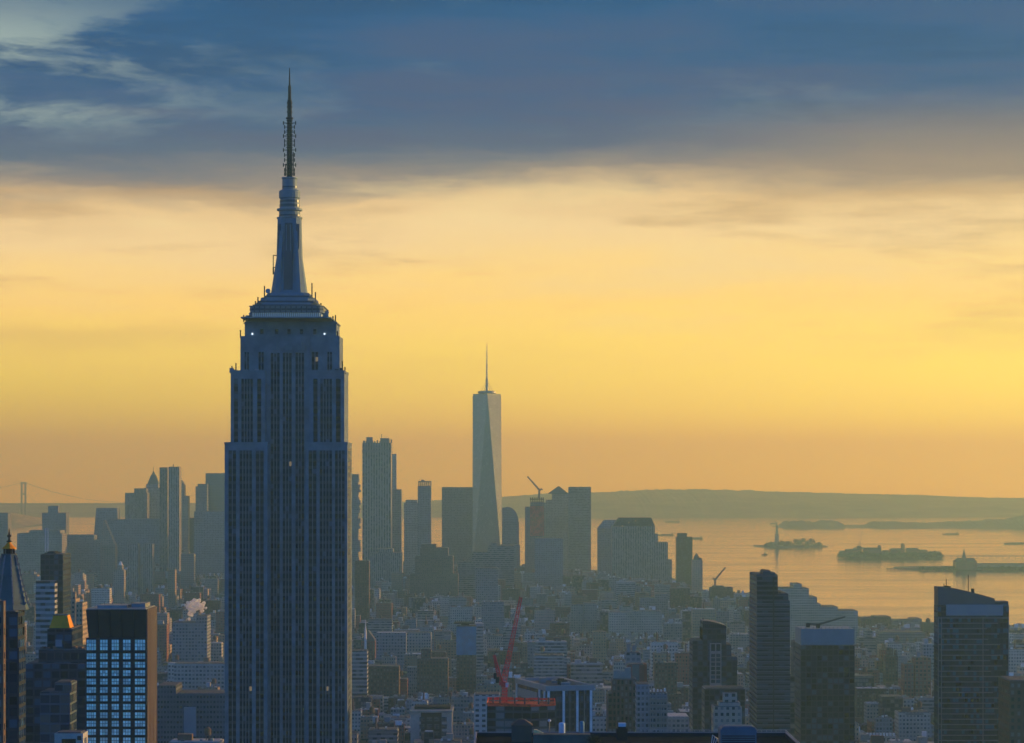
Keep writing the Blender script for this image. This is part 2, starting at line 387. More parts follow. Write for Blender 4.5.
# lower shaft
wing(224.6, 267.5, 444.5, 743, Y0, 1336, [(228.5, 236, 2), (239.6, 251.9, 4), (255.8, 263.6, 2)])
wing(305.7, 347.4, 444.5, 743, Y0, 1336, [(308.6, 316.4, 2), (319.7, 332, 4), (335, 344.6, 3)])
# upper wings
wing(230.2, 264.5, 372.5, 444, Y0+2, 1334, [(233.5, 237.6, 1), (240.9, 252.4, 4), (256.8, 260.7, 1)], zb=ez(444.5))
wing(309, 344, 372.5, 444, Y0+2, 1334, [(313, 317.2, 1), (320, 331.7, 4), (335.6, 340.3, 1)], zb=ez(444.5))
# recessed centre bay, running nearly to the top
wing(267.5, 305.7, 335.5, 743, Y0+4, 1333, [(270, 278.9, 3), (282, 290.9, 3), (294.8, 303.4, 3)], top_gap=8.5)
wl.box(ex(264.5), ex(267.5), Y0+4, 1333, ez(444.5), ez(335.5)); wl.box(ex(305.7), ex(309), Y0+4, 1333, ez(444.5), ez(335.5))
# third stage shoulders and crown block
wing(239.4, 264.5, 335.5, 372.5, Y0+4.5, 1331, [(243.5, 248, 2), (257.7, 262.8, 2)], top_gap=8, zb=ez(372.5))
wing(309, 339, 335.5, 372.5, Y0+4.5, 1331, [(311, 317.5, 2), (326.7, 331.3, 2)], top_gap=8, zb=ez(372.5))
wl.box(ex(243.5), ex(335.6), Y0+6, 1330, ez(335.5), ez(320.7))
wl.box(ex(242.5), ex(336.6), Y0+5.3, 1330.6, ez(323), ez(321.8))
# podium, outside the picture but standing under the shaft
wl.box(-178, -50, 1290, 1350, 2, 26); wl.box(-160, -66, 1294.5, 1342, 26, 82)
# ledges
for (a, c, y, yf) in ((224.2, 267.9, 444.5, Y0-.3), (305.3, 347.8, 444.5, Y0-.3), (229.8, 264.9, 372.5, Y0+1.7), (308.6, 344.4, 372.5, Y0+1.7)):
    wl.box(ex(a), ex(c), yf, 1334.5, ez(y), ez(y)+1.2)
wl.build('wall', limestone, E)
for s_ in strips:
    b = MB(); b.box(*s_, bay=2.2, fl=3.75); b.build('window_strip', strip_m, E)
for ys in ((Y0+6, 3), (Y0+15, 4), (Y0+26, 3)):             # west face strips
    for (xr, z0, z1) in ((347.4, 26, ez(448)), ):
        b = MB(); b.box(ex(xr)-.5, ex(xr)+.12, ys[0], ys[0]+ys[1], 83, z1, bay=2.0, fl=3.75); b.build('window_strip', strip_m, E)
for (px, y) in ((260.7, 331), (275.5, 331), (288, 331), (300.6, 331), (314, 331)):
    b = MB(); b.box(ex(px-1.6), ex(px+1.6), Y0+5.7, Y0+6.5, ez(333.5), ez(328.5)); b.build('window', strip_m, E)
for px in (275, 288, 300.5):                                  # winged stone reliefs over the centre bays
    b = MB()
    for k in (-1, 0, 1): b.loft(rect(ex(px-1+k*2.2), ex(px+1+k*2.2), Y0+3.4, Y0+4), ez(349.5), rect(ex(px-.5+k*2.6), ex(px+.5+k*2.6), Y0+3.5, Y0+4), ez(344-(k == 0)*2))
    b.build('relief', M['alu'], E)
for px in (251.2, 323.7): part(E, 'floodlight', 'lamp', lambda b_: b_.box(ex(px-.7), ex(px+.7), Y0+5.4, Y0+6, ez(334), ez(332.4)))
MD = 1318.0; mx = lambda p: X(p, MD); mz = lambda p: Z(p, MD); CX = mx(289.6)
def sq(b_, a, c, y0, y1, a1=None, c1=None, m=0, ch=.25, top=True):
    """one chamfered square stage of the stepped base, between rows y0 (low) and y1"""
    def poly(p, q_):
        h = (mx(q_)-mx(p))/2; cx = (mx(q_)+mx(p))/2; k = h*ch
        return [(cx-h+k, MD-h), (cx+h-k, MD-h), (cx+h, MD-h+k), (cx+h, MD+h-k), (cx+h-k, MD+h), (cx-h+k, MD+h), (cx-h, MD+h-k), (cx-h, MD-h+k)]
    b_.loft(poly(a, c), mz(y0), poly(a1 if a1 is not None else a, c1 if c1 is not None else c), mz(y1), mat=m, top=top, bay=1.6, fl=30)
def stage(b_):
    sq(b_, 245, 334, 320.7, 319.4, ch=.05); sq(b_, 253.3, 325.3, 314.8, 308, ch=.08)
    sq(b_, 256, 322, 308, 304.5, 259, 319.5); sq(b_, 261.5, 317.5, 304.5, 299.2, 263, 316); sq(b_, 266.5, 312.7, 299.2, 294, 269, 310)
part(E, 'stepped_base', 'alu', stage)
def sbands(b_):
    for (a, c, y0, y1) in ((252.9, 325.7, 312.6, 310.6), (255.6, 322.4, 307.9, 306.6), (260.8, 318.2, 304.2, 302.6), (266.1, 313.1, 298.9, 297.2)): sq(b_, a, c, y0, y1, ch=.1)
    for i in range(13): xx = mx(258)+(mx(320)-mx(258))*i/12; b_.box(xx-.3, xx+.3, MD-(mx(325.7)-mx(252.9))/2-.25, MD-16, mz(314.6), mz(308.6))
part(E, 'step_glazing', 'aludark', sbands)
part(E, 'cornice', limestone, lambda b_: [sq(b_, a, c, y, y-.55, ch=.08) for (a, c, y) in ((252.2, 326.4, 308.6), (259, 319.6, 304.9), (264, 315, 299.6))])
part(E, 'observation_deck', 'glasslit', lambda b_: sq(b_, 255.5, 323.2, 319.4, 314.8, ch=.08))
def dmull(b_):
    for i in range(34):
        xx = mx(255.5)+(mx(323.2)-mx(255.5))*i/33; h = (mx(323.2)-mx(255.5))/2
        b_.box(xx-.18, xx+.18, MD-h-.35, MD-h+.2, mz(319.4), mz(314.8))
part(E, 'deck_railing', 'limestone' if 'limestone' in M else limestone, dmull)
def shaft(b_):
    for p in ((272, 307, 294, 258, 277.3, 302), (277.3, 302, 258, 219, 278.3, 301)):
        sq(b_, *p[:4], p[4], p[5], ch=.33)
    for sx_ in (-1, 1):                                       # fin buttresses
        for sy in (-1, 1):
            f0 = rect(CX+sx_*5.4-1.1, CX+sx_*5.4+1.1, MD+sy*8-1.4, MD+sy*8+1.4); f1 = rect(CX+sx_*3.6-.8, CX+sx_*3.6+.8, MD+sy*5.6-.8, MD+sy*5.6+.8)
            b_.loft(f0, mz(294), f1, mz(232))
    for k in (-1.05, 1.05): b_.box(CX+k-.2, CX+k+.2, MD-7.2, MD-5.5, mz(292), mz(226))
mast = part(E, 'mast', 'alu', shaft)
def mglass(b_):
    b_.loft(rect(CX-2.3, CX+2.3, MD-8.75, MD-7.6), mz(291), rect(CX-1.9, CX+1.9, MD-6.1, MD-5.5), mz(224))
    for k in (-4.6, 4.6): b_.loft(rect(CX+k-.8, CX+k+.8, MD-6.9, MD-5), mz(250), rect(CX+k-.8, CX+k+.8, MD-6.05, MD-4.5), mz(225))
part(mast, 'glazing', 'aludark', mglass)
rr = lambda px: M_(px, MD)/2
part(E, 'lantern', 'alu', lambda b_: b_.lathe(CX, MD, [(rr(25.5), mz(219)), (rr(26), mz(217.6)), (rr(21), mz(217)), (rr(21), mz(211.5)), (rr(25.5), mz(210.8)), (rr(25.5), mz(209)), (rr(20), mz(208.2)),
     (rr(19), mz(199)), (rr(21.2), mz(198)), (rr(21.2), mz(191.2)), (rr(19), mz(190.6)), (rr(14.8), mz(189.6)), (rr(14.6), mz(179.5)), (rr(16), mz(179)), (rr(16), mz(177.6))], 20))
part(E, 'lantern_band', 'aludark', lambda b_: [b_.lathe(CX, MD, [(rr(w_), mz(a)), (rr(w_), mz(c))], 20) for (w_, a, c) in ((21.6, 216.6, 215), (20.4, 207, 204.5), (19.9, 202.8, 200.4), (15.2, 188, 186.6))])
def ant(b_):
    for k in (-1, 1):
        for j in (-1, 1): b_.tube((CX+k*1.05, MD+j*1.05, mz(178)), (CX+k*.8, MD+j*.8, mz(119)), .36)
    b_.tube((CX, MD, mz(178)), (CX, MD, mz(118)), .95, 8)
    n = 26
    for i in range(n):
        a, c = mz(178+(119-178)*i/n), mz(178+(119-178)*(i+1)/n); s_ = 1 if i % 2 else -1
        b_.tube((CX-s_, MD-1, a), (CX+s_, MD-1, c), .17); b_.tube((CX+1, MD-s_, a), (CX+1, MD+s_, c), .12)
    for y in (121, 124, 127.5, 131, 135, 139, 143.5, 148): b_.lathe(CX, MD, [(1.5, mz(y)), (1.7, mz(y-.5)), (1.5, mz(y-1))], 8)
    b_.lathe(CX, MD, [(1.9, mz(119)), (1.9, mz(117.6)), (1.15, mz(117)), (1.1, mz(100)), (.85, mz(99)), (.75, mz(86)), (.45, mz(85)), (.2, mz(68))], 8)
    for k, y in enumerate((123, 127, 132, 136, 141, 145, 150, 155, 160, 165, 170, 174)):   # dipole arms
        w_ = 2.5 if k % 3 else 3.1
        b_.tube((CX-w_, MD, mz(y)), (CX+w_, MD, mz(y)), .2); b_.tube((CX, MD-w_, mz(y)), (CX, MD+w_, mz(y)), .2)
        for s_ in (-1, 1): b_.tube((CX+s_*w_, MD, mz(y)-.9), (CX+s_*w_, MD, mz(y)+.9), .28)
    for y in (113, 108, 104): b_.lathe(CX, MD, [(1.4, mz(y)), (1.4, mz(y-2))], 8)
    for k in (-1, 1): b_.tube((CX+k*1.9, MD-.5, mz(176)), (CX+k*1.9, MD-.5, mz(152 if k > 0 else 164)), .28); b_.tube((CX, MD-.5, mz(158)), (CX+k*1.9, MD-.5, mz(166)), .14)
part(E, 'antenna', 'dark', ant)
er = random.Random(3)
for (px, yb, yt) in ((243.8, 320, 315), (247, 320, 317), (255.5, 308, 301), (258, 308, 297), (264.5, 304, 286), (268, 299, 292), (312, 300, 283), (315.5, 304, 292), (321, 308, 303), (333, 320, 316), (335.5, 321, 315),
                     (240.5, 336, 330), (337.5, 336, 331), (232, 372, 366), (236, 372, 363), (339, 372, 364), (342.5, 372, 361), (345, 372, 367), (330, 335.5, 331)):
    b = MB(); dd = MD-8 if yb < 325 else Y0+8
    b.tube((X(px, dd), dd, Z(yb, dd)-1), (X(px, dd), dd, Z(yt, dd)), .34); b.build('whip_aerial', M['dark'], E)
for (px, y, r_) in ((268.2, 291.5, 1.3), (316.5, 303, 1.1), (251, 314.5, 1), (327, 313, 1.1), (331, 367, 1.3), (335, 369, 1.0)):
    b = MB(); dd = MD-9 if y < 325 else Y0+7
    b.tube((X(px, dd), dd, Z(y, dd)-2.5), (X(px, dd), dd, Z(y, dd)), .25); b.tube((X(px, dd), dd-.2, Z(y, dd)), (X(px, dd), dd-1, Z(y, dd)+.2), .25, 10, r2=r_)
    b.build('dish', M['white'] if y > 340 else M['steel'], E)
er = random.Random(19)
for k in range(34):                                            # plant and rails along the setback roofs
    row = k % 3; px = er.uniform(*((231, 263), (311, 343), (246, 333))[row]); yb = (372.5, 372.5, 320.4)[row]; w_ = er.uniform(.5, 1.6)
    dd = Y0+er.uniform(3.5, 7) if row < 2 else MD-15; hh = er.uniform(.6, 2.6); z = ez(372.5) if row < 2 else mz(319.4)
    b = MB(); b.box(X(px, dd)-w_, X(px, dd)+w_, dd, dd+2, z, z+hh); b.build('roof_plant', M[('steel', 'dark', 'hut')[k % 3]], E)
b = MB(); zz = lambda y: mz(y)                                 # loop bracket on the left flank of the mast
b.tube((mx(274), MD-4, zz(268)), (mx(274), MD-4, zz(256)), .25); b.tube((mx(274), MD-4, zz(256)), (mx(278.5), MD-4, zz(256)), .25); b.tube((mx(274), MD-4, zz(268)), (mx(276), MD-4, zz(268)), .25)
b.tube((mx(274), MD-4, zz(268)), (mx(274), MD-4, zz(275)), .4); b.build('bracket', M['dark'], E)
for (a, c, yt, d0) in ((224.6, 348, 320, 1300), (228, 345, 440, 1302)): reg(a, c, yt, 1300, 743, (-182, -46, 1288, 1354))

# ------------------------------------------------------------------ the twisted glass tower and its neighbours downtown
D1 = 5500.0
twist = facade('mirror_glass', (.26, .24, .20), (.36, .33, .27), ww=.9, wh=.8, grough=.16, gmetal=.35, gvar=.16, gbright=(.5, .46, .38), bfrac=.08, wrough=.4)
G = thing('glass_skyscraper', 'tapering glass skyscraper with triangular facets and a needle spire', 'skyscraper', (X(486.8, D1), D1+31, 2))
def wtc(b_):
    cx, cy = X(486.8, D1), D1+31; h = 30.4; a0 = R(3)
    rot = lambda x, y: (cx+x*math.cos(a0)-y*math.sin(a0), cy+x*math.sin(a0)+y*math.cos(a0))
    z0, z1 = 58, 415
    B_ = [rot(*p) for p in ((-h, -h), (h, -h), (h, h), (-h, h))]; Tm = [rot(*p) for p in ((0, -h), (h, 0), (0, h), (-h, 0))]
    b_.prism(B_, 2, z0)
    for i in range(4):
        j = (i+1) % 4
        b_.face([(*B_[i], z0), (*B_[j], z0), (*Tm[i], z1)], 0, 3, 4); b_.face([(*B_[j], z0), (*Tm[j], z1), (*Tm[i], z1)], 0, 3, 4)
    b_.face([(*p, z1) for p in Tm])
    b_.prism([rot(x*.97, y*.97) for x, y in ((0, -h), (h, 0), (0, h), (-h, 0))], 415.2, 419)
part(G, 'wall', twist, wtc)
part(G, 'crown_ring', 'steel', lambda b_: b_.lathe(X(486.8, D1), D1+31, [(17, 419), (19.5, 421), (19.5, 424), (15, 425.5)], 20))
def spire(b_):
    cx, cy = X(486.8, D1), D1+31
    b_.lathe(cx, cy, [(3.0, 424), (2.4, 446), (3.2, 447), (3.2, 450), (1.9, 451), (1.6, 480), (2.2, 481), (1.3, 482), (1.0, 505), (.4, 528)], 8)
    for k in range(6): b_.tube((cx+13*math.cos(k*1.047), cy+13*math.sin(k*1.047), 424), (cx, cy, 448), .35)
part(G, 'spire', 'steel', spire)
reg(472, 502, 393, D1, 562, (X(472, D1)-3, X(502, D1)+3, D1-3, D1+66))
ANCH.append(('the twisted glass skyscraper', 487, 540, D1, G))

f_glass = facade('pale_glass_facade', (.22, .25, .27), (.20, .24, .27), ww=.9, wh=.75, grough=.12, gmetal=.5, gvar=.25)
f_bluegl = facade('blue_glass_facade', (.10, .13, .16), (.06, .10, .14), ww=.92, wh=.8, grough=.1, gmetal=.4, gvar=.4)
f_dark = facade('dark_tower_facade', (.035, .045, .06), (.015, .025, .04), gbright=(.05, .095, .135), bfrac=.25, gspec=.25, ww=.8, wh=.7, grough=.12, gvar=.7, lit=.003)
f_rib = facade('ribbed_facade', (.34, .33, .31), (.03, .04, .05), ww=.5, wh=1.0, piers=.2)
FX = FC
ds = 5600
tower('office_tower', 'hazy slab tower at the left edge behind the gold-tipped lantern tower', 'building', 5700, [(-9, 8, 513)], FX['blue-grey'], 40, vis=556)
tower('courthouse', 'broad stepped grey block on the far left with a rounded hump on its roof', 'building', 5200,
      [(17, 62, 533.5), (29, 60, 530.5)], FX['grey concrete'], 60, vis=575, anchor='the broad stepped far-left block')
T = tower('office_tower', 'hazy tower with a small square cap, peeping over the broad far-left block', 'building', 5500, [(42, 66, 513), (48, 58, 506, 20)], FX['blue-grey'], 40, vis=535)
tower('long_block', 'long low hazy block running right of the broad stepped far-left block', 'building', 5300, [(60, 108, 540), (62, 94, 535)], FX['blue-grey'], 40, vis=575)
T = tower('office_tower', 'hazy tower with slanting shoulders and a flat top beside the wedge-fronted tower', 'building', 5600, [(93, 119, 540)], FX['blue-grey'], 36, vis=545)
part(T, 'crown', FX['blue-grey'], lambda b_: b_.loft(rect(X(93.4, 5600), X(118.6, 5600), 5601, 5636), Z(540, 5600)+.4, rect(X(96, 5600), X(117, 5600), 5603, 5634), Z(508, 5600)))
reg(94, 118, 508, 5600, 545, (0, 0, 0, 0))
T = tower('wedge_tower', 'slim tower ending in a pointed wedge lit pink on its slope', 'building', 5100, [(100, 115, 546)], FX['pinkish stone'], 30, vis=590, anchor='the pink wedge-topped tower')
part(T, 'roof_wedge', FX['pinkish stone'], lambda b_: b_.loft(rect(X(100, 5100), X(115, 5100), 5101, 5129), Z(546, 5100)+.4, rect(X(103.2, 5100), X(104.2, 5100), 5105, 5125), Z(520, 5100)))
tower('slab_block', 'wide dark hazy slab between the wedge-topped and pyramid-topped towers', 'building', 5400, [(108, 127, 519.5), (127, 160, 519)], FX['blue-grey'], 50, vis=570)
tower('office_tower', 'flat-topped ribbed tower just left of the pyramid-topped tower', 'building', 5900, [(125, 147, 493), (134, 146, 488.5)], f_rib, 40, vis=518)
T = tower('pyramid_tower', 'old tower tapering to a green pyramid and a fine spike', 'skyscraper', 5950, [(144, 160, 488), (146, 158, 484)], FX['grey concrete'], 36, vis=518, anchor='the pyramid-topped tower')
def pyr(b_):
    c = X(152.4, 5950); y = 5970
    r_ = lambda px: M_(px, 5950)
    b_.loft(rect(c-r_(5.5), c+r_(5.5), y-12, y+12), Z(484, 5950)+.4, rect(c-r_(2.2), c+r_(2.2), y-5, y+5), Z(474.5, 5950))
    b_.loft(rect(c-r_(1.6), c+r_(1.6), y-4, y+4), Z(474.5, 5950)+.1, rect(c-.3, c+.3, y-.3, y+.3), Z(470.5, 5950)); b_.tube((c, y, Z(471, 5950)), (c, y, Z(467, 5950)), .5)
part(T, 'pyramid_roof', 'copper', pyr)
T = tower('steel_tower', 'left half of the twin-slab steel tower, a dark sheer slab', 'skyscraper', 5000, [(159.5, 167.5, 467.5)], f_rib, 30, vis=575)
T = tower('steel_tower', 'right half of the twin-slab steel tower with a small mast on top', 'skyscraper', 4960, [(168.6, 179.2, 466.8)], f_rib, 34, vis=575, anchor='the tall twin-slab steel tower')
part(T, 'mast', 'dark', lambda b_: b_.tube((X(173.3, 4975), 4975, Z(467, 4975)), (X(173.3, 4975), 4975, Z(464, 4975)), .7))
T = tower('office_tower', 'stone tower with a chipped sloping top right of the twin-slab tower', 'building', 5700, [(178, 184, 485), (184, 188, 496)], FX['pinkish stone'], 30, vis=518)
part(T, 'crown', FX['pinkish stone'], lambda b_: b_.loft(rect(X(178.2, 5700), X(183.8, 5700), 5702, 5726), Z(485, 5700)+.4, rect(X(179, 5700), X(181, 5700), 5704, 5724), Z(480, 5700)))
tower('office_tower', 'low dark block tucked behind the chipped-top stone tower', 'building', 5800, [(180, 196, 518)], FX['dark brown brick'], 30, vis=545)
T = tower('glass_tower', 'hazy tower with a curved left shoulder beside the pale glass tower', 'building', 5700, [(195.5, 207, 486.5), (197.5, 207, 484)], FX['blue-grey'], 36, vis=512)
tower('glass_tower', 'pale blue glass tower half hidden by the tall stone skyscraper', 'building', 5750, [(205.5, 236, 473.3)], f_glass, 40, vis=512, anchor='the pale blue glass tower')
tower('office_block', 'broad dark block below the pale blue glass tower', 'building', 5200, [(194, 240, 511.5)], FX['blue-grey'], 50, vis=580)
for (a, c, lab) in ((127.5, 138, 'left one of two pale column-like towers below the pyramid-topped tower'), (143, 152.5, 'right one of two pale column-like towers below the pyramid-topped tower')):
    tower('slim_tower', lab, 'building', 4700, [(a, c, 544)], f_rib, 26, vis=598, group='pale column-like towers')
T = tower('slim_tower', 'slim grey tower with a bright white tip on its roof', 'building', 4300, [(113.5, 124, 570), (118, 122, 565.5)], FX['pale stone'], 20, vis=612, anchor='the white-tipped slim tower')
part(T, 'roof_cap', 'white', lambda b_: b_.loft(rect(X(118.2, 4300), X(121.8, 4300), 4302, 4312), Z(565.5, 4300)+.4, rect(X(119.4, 4300), X(120.6, 4300), 4305, 4309), Z(561.5, 4300)))
tower('office_tower', 'stubby sunlit tan tower left of the steam puff', 'building', 4200, [(168, 175, 570)], FX['tan brick'], 20, vis=610)
tower('slab_block', 'pale glassy slab catching light under the broad dark block', 'building', 4700, [(181, 194, 554)], f_glass, 26, vis=590)

# right of the stone skyscraper
Tj = thing('apartment_tower', 'slim apartment tower of jutting stacked floors beside the stone skyscraper', 'building', (X(354, 4500), 4515, 2))
def jenga(b_):
    jr = random.Random(5); z = 2
    while z < Z(476, 4500):
        h_ = 10 if z < 150 else 4.5
        e = jr.uniform(-1.5, 1.5) if z > 60 else 0; e2 = jr.uniform(-2.4, 2.8) if z > 90 else 0
        b_.box(X(345, 4500)+e, X(359, 4500)+e2, 4500+jr.uniform(0, 2), 4528, z, z+h_, fl=3.4); z += h_
part(Tj, 'wall', FX['grey concrete'], jenga); reg(346, 361, 476, 4500, 590, (X(344, 4500), X(362, 4500), 4495, 4535))
T = tower('unfinished_tower', 'tall ribbed concrete tower still under construction, jagged steel along its top', 'skyscraper', 4900, [(362.3, 391, 443)], f_rib, 44, bay=5, vis=556, anchor='the unfinished ribbed tower')
def jag(b_):
    jr = random.Random(8); z = Z(443, 4900)+.35
    for i in range(11):
        px = 362.8+i*2.75; h_ = jr.uniform(3, 9); b_.box(X(px, 4900), X(px+jr.uniform(.6, 1.8), 4900), 4903+jr.uniform(0, 6), 4915+jr.uniform(0, 20), z, z+h_)
    b_.box(X(366, 4900), X(372, 4900), 4910, 4930, z, z+11); b_.box(X(380, 4900), X(389, 4900), 4908, 4930, z, z+9)
    b_.tube((X(381, 4900), 4920, z), (X(381, 4900), 4920, z+17), .6)
    b_.box(X(362, 4900), X(391.3, 4900), 4899, 4945, z-18, z-14); b_.box(X(362, 4900), X(391.3, 4900), 4899, 4945, z-9, z-7)
part(T, 'scaffold', 'pole', jag)
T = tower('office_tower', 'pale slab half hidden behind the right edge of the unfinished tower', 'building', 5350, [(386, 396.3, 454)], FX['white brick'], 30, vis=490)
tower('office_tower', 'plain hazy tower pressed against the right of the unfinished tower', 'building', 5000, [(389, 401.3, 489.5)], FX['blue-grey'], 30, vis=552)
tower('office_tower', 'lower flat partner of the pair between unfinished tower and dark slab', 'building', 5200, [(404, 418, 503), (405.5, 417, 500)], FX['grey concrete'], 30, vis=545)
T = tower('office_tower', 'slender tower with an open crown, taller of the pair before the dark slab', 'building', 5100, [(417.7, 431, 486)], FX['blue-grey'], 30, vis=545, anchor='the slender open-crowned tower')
def crown(b_):
    z = Z(486, 5100)+.35
    for i in range(7): px = 418.2+i*2.0; b_.box(X(px, 5100), X(px+.9, 5100), 5101, 5128, z, z+7)
    b_.box(X(418, 5100), X(431, 5100), 5101, 5129, z+7, z+9.5); b_.box(X(421, 5100), X(424, 5100), 5110, 5118, z+9.5, z+12)
part(T, 'crown', 'pole', crown)
tower('dark_slab', 'broad dark slab tower standing against the left foot of the twisted glass skyscraper', 'skyscraper', 5600, [(441.8, 476, 487.3)], FX['blue-grey'], 50, vis=560, anchor='the broad dark slab tower')
T = tower('round_tower', 'hazy tower with a curved quarter-round top just right of the twisted glass skyscraper', 'building', 5300, [(502, 519, 522)], FX['blue-grey'], 34, vis=560, anchor='the quarter-round-topped tower')
def cur(b_):
    pts = [(X(502.2, 5300), Z(522, 5300)+.4)]; cx = 507.5
    pr = [(502.2, 508), (507.5, 507.3)]+[(507.5+11*math.sin(a), 522-14.7*math.cos(a)) for a in [i*math.pi/2/10 for i in range(1, 11)]]
    P2 = [(X(p, 5300), Z(y, 5300)+.4) for p, y in pr]+[]
    P2 = [pts[0]]+P2
    for (ya, s_) in ((5301, 1), (5333, -1)):
        b_.face([(x, ya, z) for x, z in (P2 if s_ < 0 else P2)][::(-1 if s_ > 0 else 1)][::1])
    n = len(P2)
    for i in range(n): j = (i+1) % n; b_.face([(P2[j][0], 5301, P2[j][1]), (P2[i][0], 5301, P2[i][1]), (P2[i][0], 5333, P2[i][1]), (P2[j][0], 5333, P2[j][1])])
part(T, 'curved_top', FX['blue-grey'], cur); reg(502, 518, 508, 5300, 560, (0, 0, 0, 0))
tower('low_block', 'low dark foot block linking the twisted and quarter-round towers', 'building', 5250, [(500, 520, 545)], FX['blue-grey'], 30, vis=565)
T = tower('unfinished_tower', 'slim tower wrapped in red netting with a crane on its roof', 'building', 5000, [(525, 531, 507), (530.2, 544, 502)], FX['pinkish stone'], 30, vis=562, anchor='the red-wrapped tower')
part(T, 'netting', 'redshroud', lambda b_: b_.box(X(530, 5000), X(544.2, 5000), 4999.4, 4999.9, Z(536, 5000), Z(506, 5000)))
def rebar(b_):
    for i in range(8): px = 530.3+i*1.8; b_.box(X(px, 5000), X(px+.8, 5000), 5001, 5029, Z(502, 5000)+.3, Z(497.5, 5000))
    b_.box(X(530, 5000), X(544, 5000), 5000.5, 5029.5, Z(499.6, 5000), Z(498.8, 5000))
part(T, 'scaffold', 'dark', rebar)
T = tower('pointed_tower', 'office tower with a pyramid roof between the red-wrapped and flat ribbed towers', 'building', 5700, [(544, 552, 503), (546, 552, 500), (552, 568.3, 494)], FX['grey concrete'], 44, vis=552, anchor='the gable-topped tower')
part(T, 'pyramid_roof', 'copper', lambda b_: b_.loft(rect(X(548, 5700), X(569, 5700), 5701, 5743), Z(494, 5700)+.45, rect(X(558, 5700), X(559.5, 5700), 5720, 5724), Z(486.3, 5700)))
reg(550, 567, 489, 5700, 552, (0, 0, 0, 0))
tower('office_tower', 'flat-topped ribbed office tower right of the pyramid-roofed one', 'building', 5600, [(568.6, 591, 487)], FX['white-banded grey'], 44, vis=552, anchor='the flat ribbed office tower')
tower('dark_block', 'dark blue-grey block standing in front of the red-wrapped tower', 'building', 4700, [(535, 563, 538.5)], FX['blue-grey'], 36, vis=590, anchor='the dark block before the red-wrapped tower')
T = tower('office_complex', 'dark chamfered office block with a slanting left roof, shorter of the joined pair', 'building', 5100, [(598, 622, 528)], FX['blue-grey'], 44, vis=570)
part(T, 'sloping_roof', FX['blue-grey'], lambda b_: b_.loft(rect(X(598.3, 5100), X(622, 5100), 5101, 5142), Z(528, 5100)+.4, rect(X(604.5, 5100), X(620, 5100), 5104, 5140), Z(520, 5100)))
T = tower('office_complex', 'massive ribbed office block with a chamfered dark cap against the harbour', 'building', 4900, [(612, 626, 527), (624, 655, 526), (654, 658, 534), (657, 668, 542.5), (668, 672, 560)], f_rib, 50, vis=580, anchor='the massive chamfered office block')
part(T, 'cap', f_dark, lambda b_: b_.loft(rect(X(613, 4900), X(655, 4900), 4902, 4948), Z(526, 4900)+.4, rect(X(619, 4900), X(651.5, 4900), 4906, 4944), Z(517.8, 4900)))
reg(616, 653, 518, 4900, 580, (0, 0, 0, 0))
tower('apartment_tower', 'dark slab tower standing alone against the bright water', 'building', 5300, [(676.3, 692.5, 537), (677.5, 687, 533.3)], f_dark, 26, vis=585, anchor='the lone dark slab against the water')
T = tower('apartment_tower', 'small ribbed tower with a cone on top beside the lone dark slab', 'building', 4700, [(692.3, 702.6, 560)], FX['pinkish stone'], 22, vis=588)
part(T, 'cone_roof', 'slate', lambda b_: (b_.lathe(X(696.5, 4710), 4710, [(6, Z(560, 4700)+.4), (5, Z(557, 4700)), (.3, Z(553, 4700))], 8), b_.box(X(699, 4700), X(702, 4700), 4704, 4716, Z(560, 4700)+.4, Z(558, 4700))))

# ------------------------------------------------------------------ mid-distance blocks that can be told apart
tower('ziggurat_block', 'big dark red-brown block stepping up like a ziggurat below the open-crowned tower', 'building', 4300, [(410, 458, 574), (415, 453, 556), (420, 448, 548), (421, 436, 544.5)], facade('dim_brick', (.15, .12, .11), ww=.45, wh=.5, roof=(.1, .1, .1)), 50, vis=598, anchor='the red-brown ziggurat block')
tower('stepped_block', 'pale banded block rising in steps to the right, at the twisted skyscraper foot', 'building', 4400, [(458, 475, 562), (472, 492, 552), (488, 514, 546), (491, 497, 543)], FX['white-banded grey'], 40, vis=580, anchor='the pale stepped banded block')
tower('office_block', 'dark-capped grid block in front of the pale stepped banded block', 'building', 3900, [(475.5, 498, 568)], FX['blue-grey'], 30, vis=604, anchor='the dark-capped grid block')
tower('office_block', 'wide pale ribbed block under the unfinished ribbed tower', 'building', 4500, [(370, 402, 553), (377, 393, 549)], f_rib, 40, vis=575)
tower('office_block', 'dark narrow tower against the lower flank of the stone skyscraper', 'building', 3600, [(355, 369, 561)], FX['dark brown brick'], 24, vis=610)
T = tower('unfinished_tower', 'blue-netted tower under construction standing out of the low blocks', 'building', 2700, [(456.5, 476, 626)], FX['dark brown brick'], 22, vis=700, anchor='the blue-netted tower')
part(T, 'netting', 'blue', lambda b_: b_.box(X(456.3, 2700), X(476.3, 2700), 2699.2, 2699.8, Z(655, 2700), Z(626.5, 2700)))
part(T, 'work_platform', 'dark', lambda b_: (b_.box(X(454, 2700), X(474.5, 2700), 2700, 2720, Z(624, 2700), Z(622.6, 2700)), b_.box(X(461, 2700), X(469, 2700), 2704, 2716, Z(626, 2700)+.3, Z(624, 2700)), b_.tube((X(466, 2700), 2708, Z(623, 2700)), (X(466, 2700), 2708, Z(618, 2700)), .4)))
tower('brick_block', 'brown block with a boxy rooftop hut between skyscraper and blue-netted tower', 'building', 2600, [(417, 448, 659), (421, 431, 649, 10)], FX['dark brown brick'], 26, vis=700, anchor='the brown block with the boxy hut')
tower('brick_block', 'wide plain dark block, flat as a wall, near the stone skyscraper', 'building', 2500, [(367, 399, 666.5)], FX['dark brown brick'], 24, vis=700, anchor='the wide plain dark block')
